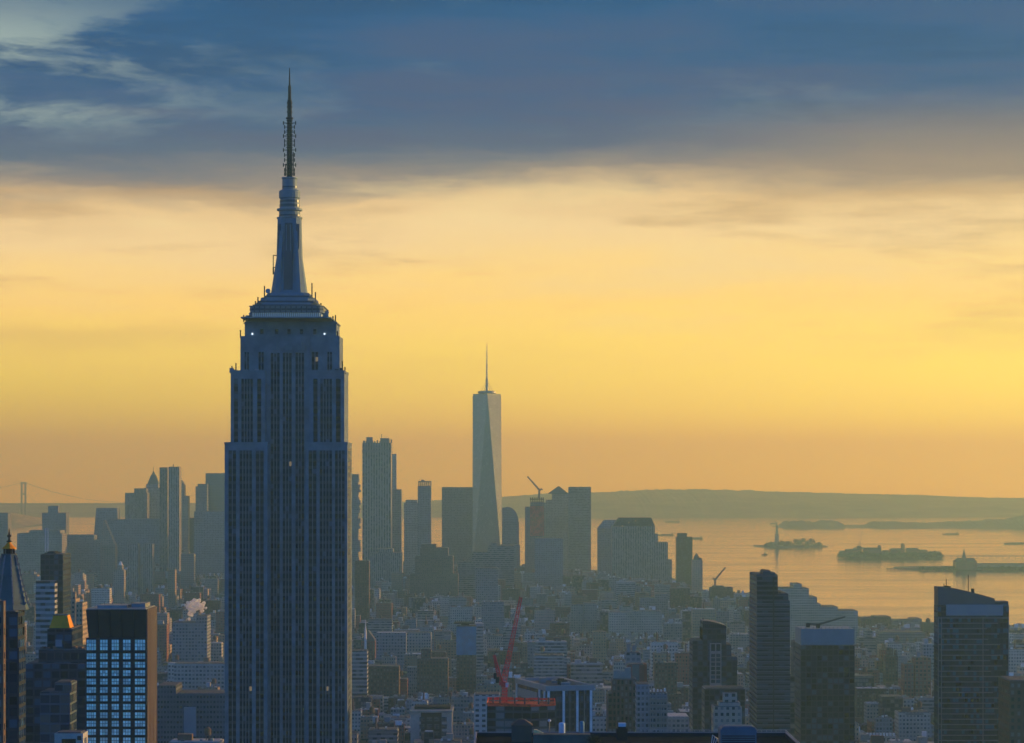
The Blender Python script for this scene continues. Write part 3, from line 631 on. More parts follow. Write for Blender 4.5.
T = tower('church', 'brown gabled church hall with a thin white spire beside the stone skyscraper', 'church', 2900, [(361, 375, 641)], FX['red brick'], 22, vis=660)
part(T, 'gabled_roof', 'slate', lambda b_: b_.loft(rect(X(361, 2900), X(375, 2900), 2901, 2921), Z(641, 2900)+.4, rect(X(367.5, 2900), X(368.5, 2900), 2903, 2919), Z(631, 2900)))
part(T, 'spire', 'white', lambda b_: b_.lathe(X(365.5, 2898), 2898, [(1.4, Z(650, 2898)), (1.2, Z(632, 2898)), (.1, Z(622, 2898))], 6))
Tq = tower('striped_tower', 'narrow pale striped tower hugging the stone skyscraper low on its right', 'building', 2300, [(349, 363, 651), (363, 367, 651)], FX['white-banded grey'], 20, vis=700)
T = tower('long_hall', 'long pale-roofed hall with a window row behind the wide plain dark block', 'building', 2800, [(376, 406, 633)], FX['blue-grey'], 18, vis=650, roof='roof_pale')
T = tower('slab_block', 'grey slab with one bright sunlit end left of the blue-netted tower', 'building', 2900, [(406, 424, 633), (423.5, 431, 633)], FX['pale stone'], 20, vis=655)
tower('ornate_block', 'slab with a row of white-framed windows, left of the red-edged rooftop', 'building', 1750, [(474, 500, 695)], FX['white brick'], 24, bay=4, vis=705)
# white grid block, with real windows
T = tower('loft_building', 'pale loft building with a regular grid of big windows near the bottom', 'building', 1900, [(410.5, 452, 711)], FX['pale stone'], 30, bay=60, fl=90, vis=743, anchor='the pale loft building with grid windows')
for r_ in range(5):
    for c_ in range(4):
        part(T, 'window', f_bluegl, lambda b_: b_.box(X(419.5+c_*7.4, 1900), X(424.6+c_*7.4, 1900), 1899.5, 1900.3, Z(721.5+r_*7.2, 1900), Z(717+r_*7.2, 1900), bay=1.3, fl=1.5))
part(T, 'cornice', 'hut', lambda b_: b_.box(X(409.8, 1900), X(452.7, 1900), 1898.6, 1931, Z(712.5, 1900), Z(710.4, 1900)))
part(T, 'rooftop_hut', 'dark', lambda b_: b_.box(X(414, 1900), X(450, 1900), 1908, 1926, Z(710.4, 1900), Z(707.6, 1900)))
tower('roof_shed', 'small dark shed with a white-edged roof in front of the pale loft building', 'building', 1650, [(424, 433.5, 732)], FX['dark glass'], 10, vis=743, roof='roof_pale')
tower('grid_slab', 'long hazy slab with a regular window grid, right of middle', 'building', 3600, [(609, 662, 612.5), (634, 660, 611)], FX['pale stone'], 24, vis=640, anchor='the long hazy window-grid slab')
tower('apartment_block', 'pale two-part block with a bright seam, left of the window-grid slab', 'building', 3700, [(571, 583, 605), (583.5, 597, 603.5)], FX['pale stone'], 26, vis=640)
tower('apartment_block', 'white banded block peeping over the left end of the window-grid slab', 'building', 3900, [(601.5, 617, 600)], FX['white-banded grey'], 26, vis=612)
tower('slim_tower', 'narrow tan brick block standing just below the window-grid slab', 'building', 3000, [(593, 606, 632)], FX['tan brick'], 22, vis=665, anchor='the narrow tan block')
tower('dark_block', 'dark flat-roofed box on the skyline under the lone dark slab', 'building', 3900, [(671, 690, 588.5)], FX['dark brown brick'], 30, vis=612)
tower('blue_block', 'blue-grey cube left of the dark skyline box', 'building', 3950, [(640, 655, 598), (655, 668, 594)], FX['blue-grey'], 30, vis=612)
# the hazy stepped mass on the right and the skyline down to the water
T = tower('stepped_block', 'huge hazy block stepping down to the right behind the dark ridged tower', 'building', 3700,
      [(775, 817, 597), (777, 809, 588.5), (794, 802, 584.2), (816, 821, 604), (820, 838, 607), (837, 858, 611)], FX['grey concrete'], 60, vis=650, anchor='the huge hazy stepped block')
tower('warehouse', 'long flat dark warehouse on the waterfront skyline', 'building', 3950, [(861, 891, 618.3), (875, 891, 617)], FX['dark brown brick'], 50, vis=630)
tower('warehouse', 'lower flat warehouse on the waterfront beside the long dark one', 'building', 4000, [(892, 913, 620.5), (912.5, 922, 619)], FX['grey concrete'], 50, vis=630)
T = tower('brick_block', 'small waterfront block with a round water tank beside the sloped-roof tower', 'building', 3900, [(923.5, 936, 623)], FX['dark brown brick'], 30, vis=640)
part(T, 'water_tank', 'tank', lambda b_: b_.lathe(X(928, 3905), 3905, [(3.5, Z(623, 3900)+.3), (3.5, Z(619.5, 3900)), (.2, Z(617.5, 3900))], 10))
tower('pier_shed', 'long pale green-blue shed with a flat roof near the water', 'building', 3300, [(880, 925, 632.5)], f_glass, 40, vis=646, anchor='the long pale green-blue shed')
tower('dark_tower', 'narrow dark brick tower with a notched twin top on the right', 'building', 2700, [(885.5, 898, 656), (886.5, 893.3, 648, 10), (895.2, 897.5, 650, 10)], FX['dark brown brick'], 18, vis=690, anchor='the notched dark brick tower')
for (a, c, y, lab) in ((904, 914, 664, 'reddish apartment block with humped roof, left one before the sloped-roof tower'), (915, 931, 658, 'taller reddish apartment block close to the sloped-roof tower')):
    tower('apartment_block', lab, 'building', 2300, [(a, c, y)], FX['red brick'], 18, vis=700, group='reddish apartment blocks', huts=1)
T = tower('white_hall', 'white battlemented building with tall windows at the bottom right', 'building', 1900, [(866.5, 896, 736)], FX['white brick'], 24, bay=3.4, fl=5, vis=743, anchor='the white battlemented building')
part(T, 'battlements', 'white', lambda b_: [b_.box(X(866.5+i*3.3, 1900), X(868.4+i*3.3, 1900), 1899.6, 1901.4, Z(736, 1900)+.05, Z(733, 1900)) for i in range(9)])
tower('dark_hall', 'dark teal box between notched tower and white battlemented building', 'building', 2150, [(882, 903, 697)], FX['dark glass'], 22, vis=715)
tower('low_building', 'low building whose roof edge is a bright white bar', 'building', 1900, [(667.5, 689, 717)], FX['grey concrete'], 30, vis=743, roof='roof_pale')
# left side
tower('grey_block', 'plain blue-grey block right below the steam puff', 'building', 2700, [(172.5, 207, 623), (196, 207, 616)], FX['blue-grey'], 34, vis=650, anchor='the plain block below the steam')
tower('long_block', 'long pale building with close window rows beside the stone skyscraper', 'building', 2300, [(173.5, 228, 664)], FX['grey concrete'], 24, vis=690, anchor='the long pale windowed building')
T = tower('office_block', 'broad dark block carrying one blank pale panel on its wall', 'building', 1600, [(157, 176, 686), (176, 226, 694)], facade('shaded_office', (.11, .12, .135), (.02, .03, .04), ww=.6, wh=.5, gbright=(.07, .08, .09)), 30, bay=2.0, fl=3.1, vis=743, anchor='the broad block with the blank pale panel')
part(T, 'blank_panel', 'panel', lambda b_: b_.box(X(184, 1600), X(196.3, 1600), 1599.4, 1600.0, Z(736.5, 1600), Z(707, 1600)))
# ------------------------------------------------------------------ near towers, left
DA = 800
T = tower('lantern_tower', 'dark tower with steep green pyramid roof and gilded lantern at left edge', 'building', DA, [(-20, 18, 612), (-26, 19, 648)], f_dark, 11, vis=743, anchor='the lantern tower')
def lroof(b_):
    c, cy = X(3.5, DA), DA+9; r_ = lambda p: M_(p, DA)/2
    oc = lambda w_: [(c+r_(w_)*math.cos(R(22.5+45*i))*1.08, cy+r_(w_)*math.sin(R(22.5+45*i))*1.08) for i in range(8)]
    b_.loft(oc(38), Z(612, DA)+.35, oc(34), Z(606, DA)); b_.loft(oc(34), Z(606, DA), oc(13), Z(556, DA)); b_.loft(oc(15), Z(556, DA), oc(15), Z(554.5, DA))
part(T, 'pyramid_roof', 'copper', lroof)
def ribs(b_):
    c, cy = X(3.5, DA), DA+9; r_ = lambda p: M_(p, DA)/2
    for i in range(8):
        a = R(22.5+45*i); ca, sa = math.cos(a)*1.1, math.sin(a)*1.1
        b_.tube((c+r_(34)*ca, cy+r_(34)*sa, Z(606, DA)), (c+r_(13)*ca, cy+r_(13)*sa, Z(556, DA)), .28)
        for k in range(9):
            f = k/9; w_ = 34-(34-13)*f; z = Z(606-50*f, DA); b_.tube((c+r_(w_)*ca, cy+r_(w_)*sa, z), (c+r_(w_)*ca*1.05, cy+r_(w_)*sa*1.05, z+.9), .25)
part(T, 'roof_rib', 'pole', ribs)
def lant(b_):
    c, cy = X(3.5, DA), DA+9
    for i in range(8): a = R(45*i); b_.tube((c+1.6*math.cos(a), cy+1.6*math.sin(a), Z(554.5, DA)), (c+1.6*math.cos(a), cy+1.6*math.sin(a), Z(548, DA)), .2)
    b_.lathe(c, cy, [(1.0, Z(554.5, DA)), (1.0, Z(548, DA))], 8)
ln = part(T, 'lantern', 'dark', lant)
part(ln, 'gilded_cap', 'gold', lambda b_: b_.lathe(X(3.5, DA), DA+9, [(2.2, Z(549.5, DA)), (2.2, Z(548.8, DA)), (1.2, Z(546, DA)), (.5, Z(543, DA))], 10))
part(ln, 'finial', 'dark', lambda b_: b_.lathe(X(3.5, DA), DA+9, [(.35, Z(545, DA)), (.3, Z(543, DA)), (1.0, Z(542.2, DA)), (.35, Z(541, DA)), (.3, Z(538, DA)), (.8, Z(536.6, DA)), (.3, Z(535, DA)), (.08, Z(529, DA))], 8))
tower('brick_tower', 'brown banded brick tower cut off by the left edge', 'building', 700, [(-30, 3.5, 601)], FX['dark brown brick'], 3, bay=2.4, fl=3.2, vis=743)
T = tower('glass_tower', 'dark glass tower with a teal banded lower half and two thin masts', 'building', 1700, [(40.5, 63, 554.5)], f_dark, 30, vis=640, anchor='the dark glass tower with masts')
part(T, 'banded_wing', FX['white-banded grey'], lambda b_: b_.box(X(36, 1690), X(55, 1690), 1689, 1699.8, 2, Z(581, 1690), fl=3.6))
part(T, 'mast', 'white', lambda b_: [b_.tube((X(p, 1710), 1710, Z(552, 1710)), (X(p, 1710), 1710, Z(528, 1710)), .3) for p in (45.5, 48)])
part(T, 'rooftop_hut', 'dark', lambda b_: (b_.box(X(43, 1700), X(55, 1700), 1705, 1722, Z(554.5, 1700)+.35, Z(553, 1700)), b_.box(X(46, 1700), X(53, 1700), 1706, 1720, Z(553, 1700), Z(551.8, 1700))))
reg(36, 55, 581, 1690, 640, (X(36, 1690), X(63, 1690), 1685, 1735))
DG = 1000
T = tower('gold_roofed_tower', 'dark stone tower crowned by a gold mansard roof', 'building', DG, [(25, 86, 664), (38, 86, 650), (46, 71, 629.5)], f_dark, 30, vis=743, anchor='the gold-roofed tower')
part(T, 'gold_roof', 'gold', lambda b_: b_.loft(rect(X(47.8, DG), X(68.6, DG), DG+3, DG+12), Z(629.5, DG)+.4, rect(X(51.5, DG), X(65.2, DG), DG+4.5, DG+10.5), Z(616, DG)))
part(T, 'roof_ridge', 'copper', lambda b_: b_.box(X(51, DG), X(65.6, DG), DG+4.2, DG+10.8, Z(616, DG)+.02, Z(615, DG)))
part(T, 'window', 'panel', lambda b_: b_.box(X(54.5, DG), X(61, DG), DG+1.9, DG+2.6, Z(647, DG), Z(640, DG)))
gr = random.Random(4)
for i in range(7): part(T, 'rooftop_hut', 'hutd', lambda b_: b_.box(X(39+i*6.4, DG), X(42.5+i*6.4, DG), DG+2+gr.random(), DG+7, Z(650 if i not in (1, 2, 3, 4) else 629.5, DG)+(.4 if i not in (1, 2, 3, 4) else -13), Z(650, DG)+gr.uniform(.8, 2.2)))
T = tower('teal_block', 'teal glass block stepped in front of the gold-roofed tower', 'building', 930, [(40, 70, 692), (54, 71, 683)], f_bluegl, 14, vis=743)
T = tower('low_annex', 'small pale box at the bottom, left foot of the black lit-window tower', 'building', 880, [(54.5, 83, 733.5)], FX['pale stone'], 10, bay=30, fl=40, vis=743)
part(T, 'vent', 'dark', lambda b_: b_.box(X(77.5, 880), X(81, 880), 879.6, 880.2, Z(740, 880), Z(736, 880)))
tower('apartment_tower', 'tan apartment tower with a narrow pointed stack, left one of the sunlit pair', 'building', 1950, [(66, 75.5, 599), (72, 75, 592, 8)], FX['tan brick'], 20, vis=645, group='sunlit tan towers')
tower('apartment_tower', 'tan slab tower with flat top, right one of the sunlit pair', 'building', 1900, [(75.7, 82.5, 603)], FX['tan brick'], 22, vis=645, group='sunlit tan towers', anchor='the sunlit tan tower pair')
# black tower with blue windows
DB = 900
blackm = facade('black_wall', (.025, .027, .032), (.02, .02, .03), ww=.01, wh=.01, wrough=.5)
mirror = facade('curtained_window', (.04, .06, .08), (.44, .52, .57), ww=.84, wh=.86, grough=.2, gvar=.3, gbright=(.2, .26, .3), bfrac=.18, gemit=((.16, .60, 1), .17))  # reflected blue sky put in as pale panes with a faint glow
brownside = facade('brown_fin_wall', (.11, .065, .05), (.04, .03, .025), ww=.42, wh=1)
T = thing('hotel_tower', 'black tower with five columns of bright blue windows and brown side wall', 'building', (X(116, DB), DB+12, 2))
ANCH.append(('the black tower with blue windows', 120, 680, DB, T)); reg(85, 156, 607, DB, 743, (X(84, DB), X(147, DB), DB-3, DB+29))
zt, zc = Z(609.5, DB), Z(638, DB)
part(T, 'wall', blackm, lambda b_: b_.box(X(86, DB), X(146.2, DB), DB, DB+25, 2, zc))
part(T, 'side_wall', brownside, lambda b_: b_.box(X(146.2, DB), X(146.2, DB)+.35, DB+.2, DB+25.2, 2, zt, bay=1.6, fl=40))
crn = part(T, 'crown', blackm, lambda b_: b_.loft(rect(X(88.5, DB), X(146.1, DB), DB+.3, DB+24.8), zc+.01, rect(X(86, DB), X(146.1, DB), DB-.4, DB+25), zt))
part(crn, 'fin', 'dark', lambda b_: [b_.loft(rect(X(p, DB), X(p+1.6, DB), DB-.1, DB+.35), zc+.1, rect(X(p, DB), X(p+1.6, DB), DB-.9, DB), zt) for p in (97, 109, 120.5, 132.5)])
def ctop(b_):
    b_.box(X(86.5, DB), X(145.5, DB), DB+.5, DB+24, zt, zt+.3); b_.box(X(95, DB), X(125, DB), DB+5, DB+18, zt+.3, zt+1.2); b_.box(X(128, DB), X(142, DB), DB+8, DB+20, zt+.3, zt+1.7)
    for p in (100, 108, 117, 136): b_.tube((X(p, DB), DB+10, zt+1), (X(p, DB), DB+10, zt+2.3), .12)
part(T, 'rooftop_plant', 'steel', ctop)
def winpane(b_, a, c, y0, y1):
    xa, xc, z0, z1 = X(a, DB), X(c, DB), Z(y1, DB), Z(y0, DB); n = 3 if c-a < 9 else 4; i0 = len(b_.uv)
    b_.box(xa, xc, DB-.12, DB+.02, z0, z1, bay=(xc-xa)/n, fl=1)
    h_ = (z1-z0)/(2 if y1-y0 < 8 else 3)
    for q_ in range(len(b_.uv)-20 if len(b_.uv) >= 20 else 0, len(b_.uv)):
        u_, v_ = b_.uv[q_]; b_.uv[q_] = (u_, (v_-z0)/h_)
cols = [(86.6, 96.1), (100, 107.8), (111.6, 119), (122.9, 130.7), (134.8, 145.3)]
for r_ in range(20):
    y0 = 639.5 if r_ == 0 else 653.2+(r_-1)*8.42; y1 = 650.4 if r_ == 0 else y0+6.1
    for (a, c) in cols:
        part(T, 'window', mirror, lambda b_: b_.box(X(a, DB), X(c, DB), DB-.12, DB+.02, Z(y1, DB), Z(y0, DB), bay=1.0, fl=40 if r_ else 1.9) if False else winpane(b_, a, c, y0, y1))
part(T, 'floor_ledge', 'dark', lambda b_: [b_.box(X(86, DB), X(146.2, DB), DB-.3, DB-.02, Z(652+k*8.42, DB)-.16, Z(652+k*8.42, DB)+.16) for k in range(20)])

# ------------------------------------------------------------------ near towers, right
DR = 1500
ridg = facade('ridged_dark_facade', (.04, .055, .075), (.012, .02, .033), gbright=(.035, .07, .10), bfrac=.25, gspec=.2, ww=1, wh=.62, grough=.15, gvar=.6, wrough=.6)
T = tower('ridged_tower', 'tall dark tower with stepped top and ridged storeys against the water', 'skyscraper', DR, [(757, 790, 601), (757, 788.5, 594), (757, 778, 575), (763, 771, 571, 20), (771, 776, 573.2, 20)], ridg, 48, fl=2.8, vis=743, anchor='the tall dark ridged tower', step=.4)
def ridges(b_):
    for k in range(60):
        z = Z(604, DR)-k*2.8; b_.box(X(756.8, DR)-.3, X(773, DR), DR-.45, DR-.02, z, z+.55); b_.box(X(774.2, DR), X(790.2, DR), DR-.45, DR-.02, z, z+.55)
        if k < 58: b_.box(X(757, DR)-.45, X(757, DR)-.02, DR, DR+48, z, z+.55)
part(T, 'storey_ledge', mat('ledge_paint', (.11, .145, .19), .8), ridges)
part(T, 'corner_fin', 'dark', lambda b_: b_.box(X(772.9, DR), X(774.1, DR), DR-.8, DR-.03, 2, Z(577, DR)))
part(T, 'rooftop_hut', 'dark', lambda b_: (b_.box(X(764, DR), X(767, DR), DR+4, DR+16, Z(571, DR)+.4, Z(570, DR)), b_.box(X(779, DR), X(782, DR), DR+4, DR+16, Z(594, DR)+.4, Z(592.6, DR))))
tower('dark_annex', 'narrow dark annex stepping up between ridged tower and pale-topped tower', 'building', 1750, [(790, 801, 676), (793.5, 800.5, 642)], FX['dark glass'], 18, vis=743)
DP = 1600
T = tower('pale_topped_tower', 'dark glass tower wrapped in a pale blue band at its top', 'building', DP, [(800.6, 854.7, 645.5)], facade('murky_glass_facade', (.035, .045, .055), (.018, .028, .04), ww=.8, wh=.75, grough=.12, gspec=.25, gvar=.9, gbright=(.05, .12, .16), bfrac=.22), 34, vis=743, anchor='the pale-topped glass tower')
part(T, 'pale_band', mat('pale_wrap', (.20, .28, .32), .6, var=.1), lambda b_: b_.box(X(800.9, DP), X(854.4, DP), DP+.3, DP+33.7, Z(645.5, DP)+.36, Z(629, DP)))
part(T, 'parapet_post', 'pole', lambda b_: [b_.tube((X(p, DP), DP+1, Z(629, DP)), (X(p, DP), DP+1, Z(627, DP)), .2) for p in np.linspace(801.5, 854, 14)])
DI = 1700
T = tower('setback_tower', 'dark tower with a curved cap and one pale window strip down its face', 'building', DI, [(692.5, 703, 641), (702.8, 721, 629), (721, 737.3, 657), (721, 731.5, 645)], f_dark, 30, vis=743, anchor='the dark tower with pale window strip')
def cap(b_):
    c0, c1 = X(702.8, DI), X(726.4, DI); n = 12; P2 = [(c0+(c1-c0)*i/n, Z(621+5*(i/n)**2, DI)) for i in range(n+1)]; z0 = Z(645, DI)
    for i in range(n):
        (xa, za), (xb, zb) = P2[i], P2[i+1]
        b_.face([(xa, DI+1.2, z0), (xb, DI+1.2, z0), (xb, DI+1.2, zb), (xa, DI+1.2, za)]); b_.face([(xb, DI+26, z0), (xa, DI+26, z0), (xa, DI+26, za), (xb, DI+26, zb)])
        b_.face([(xa, DI+1.2, za), (xb, DI+1.2, zb), (xb, DI+26, zb), (xa, DI+26, za)])
    for (x, z, f) in ((c0, P2[0][1], 0), (c1, P2[-1][1], 1)):
        q_ = [(x, DI+26, z0), (x, DI+1.2, z0), (x, DI+1.2, z), (x, DI+26, z)]; b_.face(q_ if not f else q_[::-1])
    b_.tube((X(704, DI), DI+8, Z(621, DI)), (X(704, DI), DI+8, Z(618.5, DI)), .3)
part(T, 'curved_cap', f_dark, cap); reg(703, 726, 622, DI, 743, (0, 0, 0, 0))
part(T, 'pale_frame', 'panel', lambda b_: b_.box(X(709.7, DI), X(721.4, DI), DI-.7, DI-.02, Z(690, DI), Z(643, DI)))
for r_ in range(8):
    for c_ in range(2): part(T, 'window', f_dark, lambda b_: b_.box(X(711+c_*5.2, DI), X(715+c_*5.2, DI), DI-.85, DI-.5, Z((651 if r_ == 0 else 653.8+r_*4.3-1), DI)-.0, Z(644 if r_ == 0 else 650.5+r_*4.3-1, DI), bay=30, fl=30))
tower('dark_block', 'dark lower block in front of the tower with the pale window strip', 'building', 1600, [(704.5, 745, 689)], f_dark, 24, vis=743)
T = tower('cupola_building', 'small pale stone building topped by a bright square cupola', 'building', 1450, [(713.5, 742, 707), (719, 740.5, 703), (723.5, 737.5, 693.5, 8)], FX['pale stone'], 16, vis=743)
DQ = 1400
T = thing('sloped_tower', 'big dark glass tower on the right with a sloping roofline', 'skyscraper', (X(972, DQ), DQ+18, 2))
ANCH.append(('the sloped-roof glass tower', 972, 690, DQ, T)); reg(933.5, 1009.5, 590, DQ, 743, (X(932, DQ)-2, X(1010, DQ)+2, DQ-3, DQ+40))
slopef = facade('teal_curtain_wall', (.035, .045, .055), (.014, .026, .038), gspec=.25, ww=.92, wh=.80, grough=.1, gvar=.9, gbright=(.03, .13, .17), bfrac=.18)
part(T, 'wall', slopef, lambda b_: b_.box(X(938, DQ), X(1009, DQ), DQ, DQ+13.6, 2, Z(605, DQ), bay=1.6, fl=2.87))
def slopetop(b_):
    P2 = [(938.1, 587), (945, 587.2), (955, 588.4), (968, 591.3), (982, 594.8), (995, 598.6)]
    for (y_, rv) in ((DQ+.6, 1), (DQ+13.4, -1)):
        for (p0, p1) in zip(P2, P2[1:]):
            q_ = [(X(p0[0], DQ), y_, Z(605, DQ)+.01), (X(p1[0], DQ), y_, Z(605, DQ)+.01), (X(p1[0], DQ), y_, Z(p1[1], DQ)), (X(p0[0], DQ), y_, Z(p0[1], DQ))]; b_.face(q_[::rv])
    for (p0, p1) in zip(P2, P2[1:]): b_.face([(X(p0[0], DQ), DQ+.6, Z(p0[1], DQ)), (X(p1[0], DQ), DQ+.6, Z(p1[1], DQ)), (X(p1[0], DQ), DQ+13.4, Z(p1[1], DQ)), (X(p0[0], DQ), DQ+13.4, Z(p0[1], DQ))])
    for (p, rv) in ((P2[0], -1), (P2[-1], 1)):
        x = X(p[0], DQ); b_.face([(x, DQ+.6, Z(605, DQ)+.01), (x, DQ+13.4, Z(605, DQ)+.01), (x, DQ+13.4, Z(p[1], DQ)), (x, DQ+.6, Z(p[1], DQ))][::rv])
part(T, 'sloping_top', mat('slate_panel', (.085, .085, .10), .6, var=.12), slopetop)
part(T, 'right_turret', f_dark, lambda b_: b_.box(X(995.1, DQ), X(1008.8, DQ), DQ+1, DQ+12, Z(605, DQ)+.02, Z(601.5, DQ)))
part(T, 'pale_band', 'panel', lambda b_: b_.box(X(946, DQ), X(1003, DQ), DQ-.4, DQ-.03, Z(615.6, DQ), Z(604.6, DQ)))
part(T, 'storey_line', 'pole', lambda b_: [b_.box(X(938+(k*7 % 5), DQ), X(1009-(k*11 % 23), DQ), DQ-.3, DQ-.02, Z(618+k*5.33, DQ)-.22, Z(618+k*5.33, DQ)+.22) for k in range(30)])
part(T, 'corner_mullion', 'pole', lambda b_: [b_.box(X(p, DQ)-.2, X(p, DQ)+.2, DQ-.45, DQ-.02, 2, Z(617, DQ)) for p in (938.3, 941.5, 983, 1008.5)])
for (p, y0, y1) in ((946.2, 587, 579), (968.3, 591, 575), (944, 587, 584)): part(T, 'mast', 'dark', lambda b_: b_.tube((X(p, DQ+8), DQ+8, Z(y0, DQ+8)-.5), (X(p, DQ+8), DQ+8, Z(y1, DQ+8)), .22))
part(T, 'rooftop_vent', 'dark', lambda b_: (b_.box(X(973.4, DQ), X(975.6, DQ), DQ+4, DQ+7, Z(593, DQ)-1.2, Z(589, DQ)), b_.box(X(948, DQ), X(952, DQ), DQ+4, DQ+12, Z(588, DQ)-.5, Z(586.6, DQ))))
tower('edge_block', 'dark brown block cut off by the right edge beside the sloped-roof tower', 'building', 1300, [(1009.5, 1060, 681)], FX['dark brown brick'], 30, vis=743)
# black and white columned block, turned a little
T = thing('columned_building', 'black glass building with white columns and a pale rim seen from above', 'building', (17.5, 1300, 2))
ANCH.append(('the black building with white columns', 560, 705, 1300, T)); reg(517, 592, 684, 1300, 743, (-4, 45, 1295, 1365))
ur, ul = Vector((23, 6.6)), Vector((-15.1, 52.3)); c0 = Vector((17.5, 1300)); zR = Z(686, 1300)
P0 = [c0, c0+ur, c0+ur+ul, c0+ul]; pr2 = lambda l: [(v.x, v.y) for v in l]
part(T, 'wall', f_dark, lambda b_: b_.prism(pr2(P0), 2, zR-2.6, bay=1.6, fl=3.6))
def rim(b_):
    n_ = 1.2; ou = [c0-ur*.03-ul*.012, c0+ur*1.03-ul*.012, c0+ur*1.03+ul*1.012, c0-ur*.03+ul*1.012]; inn = [c0+ur*.06+ul*.03, c0+ur*.94+ul*.03, c0+ur*.94+ul*.97, c0+ur*.06+ul*.97]
    for i in range(4):
        j = (i+1) % 4; b_.prism(pr2([ou[i], ou[j], inn[j], inn[i]]), zR-2.58, zR)
part(T, 'rim', mat('rim_panel', (.28, .29, .30), .7, var=.1), rim)
def roofp(b_):
    b_.prism(pr2([c0+ur*.07+ul*.035, c0+ur*.93+ul*.035, c0+ur*.93+ul*.965, c0+ur*.07+ul*.965]), zR-2.55, zR-1.4)
part(T, 'roof', 'roof', roofp)
cr = random.Random(6)
for i in range(9):
    u, v_ = cr.uniform(.15, .75), cr.uniform(.1, .85); q0 = c0+ur*u+ul*v_; wx = cr.uniform(1.5, 4)
    part(T, 'rooftop_unit', ('hut', 'dark', 'steel')[i % 3], lambda b_: b_.box(q0.x, q0.x+wx, q0.y, q0.y+cr.uniform(3, 7), zR-1.4, zR-1.4+cr.uniform(1.2, 3.4)))
nr_, nl_ = Vector((.276, -.961)), Vector((-.961, -.277))
def colm(b_, base, dirv, nrm, wd):
    a = base-dirv*wd/2; e = base+dirv*wd/2; b_.prism(pr2([a+nrm*.7, e+nrm*.7, e+nrm*.02, a+nrm*.02]), 2, zR-2.62)
for f in (.03, .36, .66, .96): part(T, 'column', 'white', lambda b_: colm(b_, c0+ur*f, ur.normalized(), nr_, 1.15))
for f in (.06, .22, .98): part(T, 'column', 'white', lambda b_: colm(b_, c0+ul*f, ul.normalized()*-1, nl_, 1.3))
for f in (.5, .82): part(T, 'mullion', 'pole', lambda b_: colm(b_, c0+ur*f, ur.normalized(), nr_*.4, .3))
part(T, 'side_panel', 'panel', lambda b_: colm(b_, c0+ul*.68, ul.normalized()*-1, nl_*.5, 24) if False else b_.prism(pr2([c0+ul*.95+nl_*.4, c0+ul*.30+nl_*.4, c0+ul*.30+nl_*.03, c0+ul*.95+nl_*.03]), zR-9, zR-4.6))
# unfinished floor plate with red-orange netting, and the red crane on it
DU = 1100
T = thing('unfinished_building', 'unfinished dark building wrapped at the top with red-orange netting', 'building', (X(520, DU), DU+12, 2))
ANCH.append(('the red-edged unfinished building', 520, 722, DU, T)); reg(487, 556, 701, DU, 743, (X(485, DU), X(558, DU), DU-3, DU+28))
PU = [(X(486.8, DU), DU+3), (X(531, DU), DU), (X(555.6, DU), DU+5), (X(555.6, DU), DU+24), (X(487.5, DU), DU+26)]
part(T, 'wall', facade('unfinished_deck', (.05, .055, .065), (.015, .018, .024), ww=.9, wh=.7, gvar=.6), lambda b_: b_.prism(PU, 2, Z(707, DU), bay=4, fl=3.4))
def net(b_):
    zt_ = [703.0, 704.6, 705.4, 703.2, 702.2]; zb_ = [705.6, 706.8, 706.4, 705.4, 705]
    cxy = (sum(p[0] for p in PU)/5, sum(p[1] for p in PU)/5)
    o_ = [(cxy[0]+(p[0]-cxy[0])*1.012, cxy[1]+(p[1]-cxy[1])*1.012) for p in PU]; i_ = [(cxy[0]+(p[0]-cxy[0])*.985, cxy[1]+(p[1]-cxy[1])*.985) for p in PU]
    nr2 = random.Random(9)
    for k in range(5):
        j = (k+1) % 5; n = 8
        for s_ in range(n):
            f0, f1 = s_/n, (s_+1)/n; L_ = lambda a, c, f: (a[0]+(c[0]-a[0])*f, a[1]+(c[1]-a[1])*f)
            zz0 = zt_[k]+(zt_[j]-zt_[k])*f0; zz1 = zt_[k]+(zt_[j]-zt_[k])*f1; zb = Z(zb_[k]+(zb_[j]-zb_[k])*f0+nr2.uniform(-.5, .5), DU)
            b_.loft([L_(o_[k], o_[j], f0), L_(o_[k], o_[j], f1), L_(i_[k], i_[j], f1), L_(i_[k], i_[j], f0)], zb, [L_(o_[k], o_[j], f0), L_(o_[k], o_[j], f1), L_(i_[k], i_[j], f1), L_(i_[k], i_[j], f0)], Z((zz0+zz1)/2+nr2.uniform(-.3, .3), DU))
part(T, 'netting', 'orange', net)
part(T, 'deck', mat('raw_deck', (.50, .07, .035), .85, var=.5, scale=.5), lambda b_: b_.prism([(sum(p[0] for p in PU)/5+(p[0]-sum(q_[0] for q_ in PU)/5)*.98, sum(p[1] for p in PU)/5+(p[1]-sum(q_[1] for q_ in PU)/5)*.98) for p in PU], Z(707, DU)+.02, Z(707, DU)+.4))
for p in (492, 499, 514, 524, 538, 548): part(T, 'column_stub', 'hutd', lambda b_: b_.box(X(p, DU), X(p, DU)+.7, DU+9, DU+9.7, Z(707, DU)+.4, Z(707, DU)+3.2))
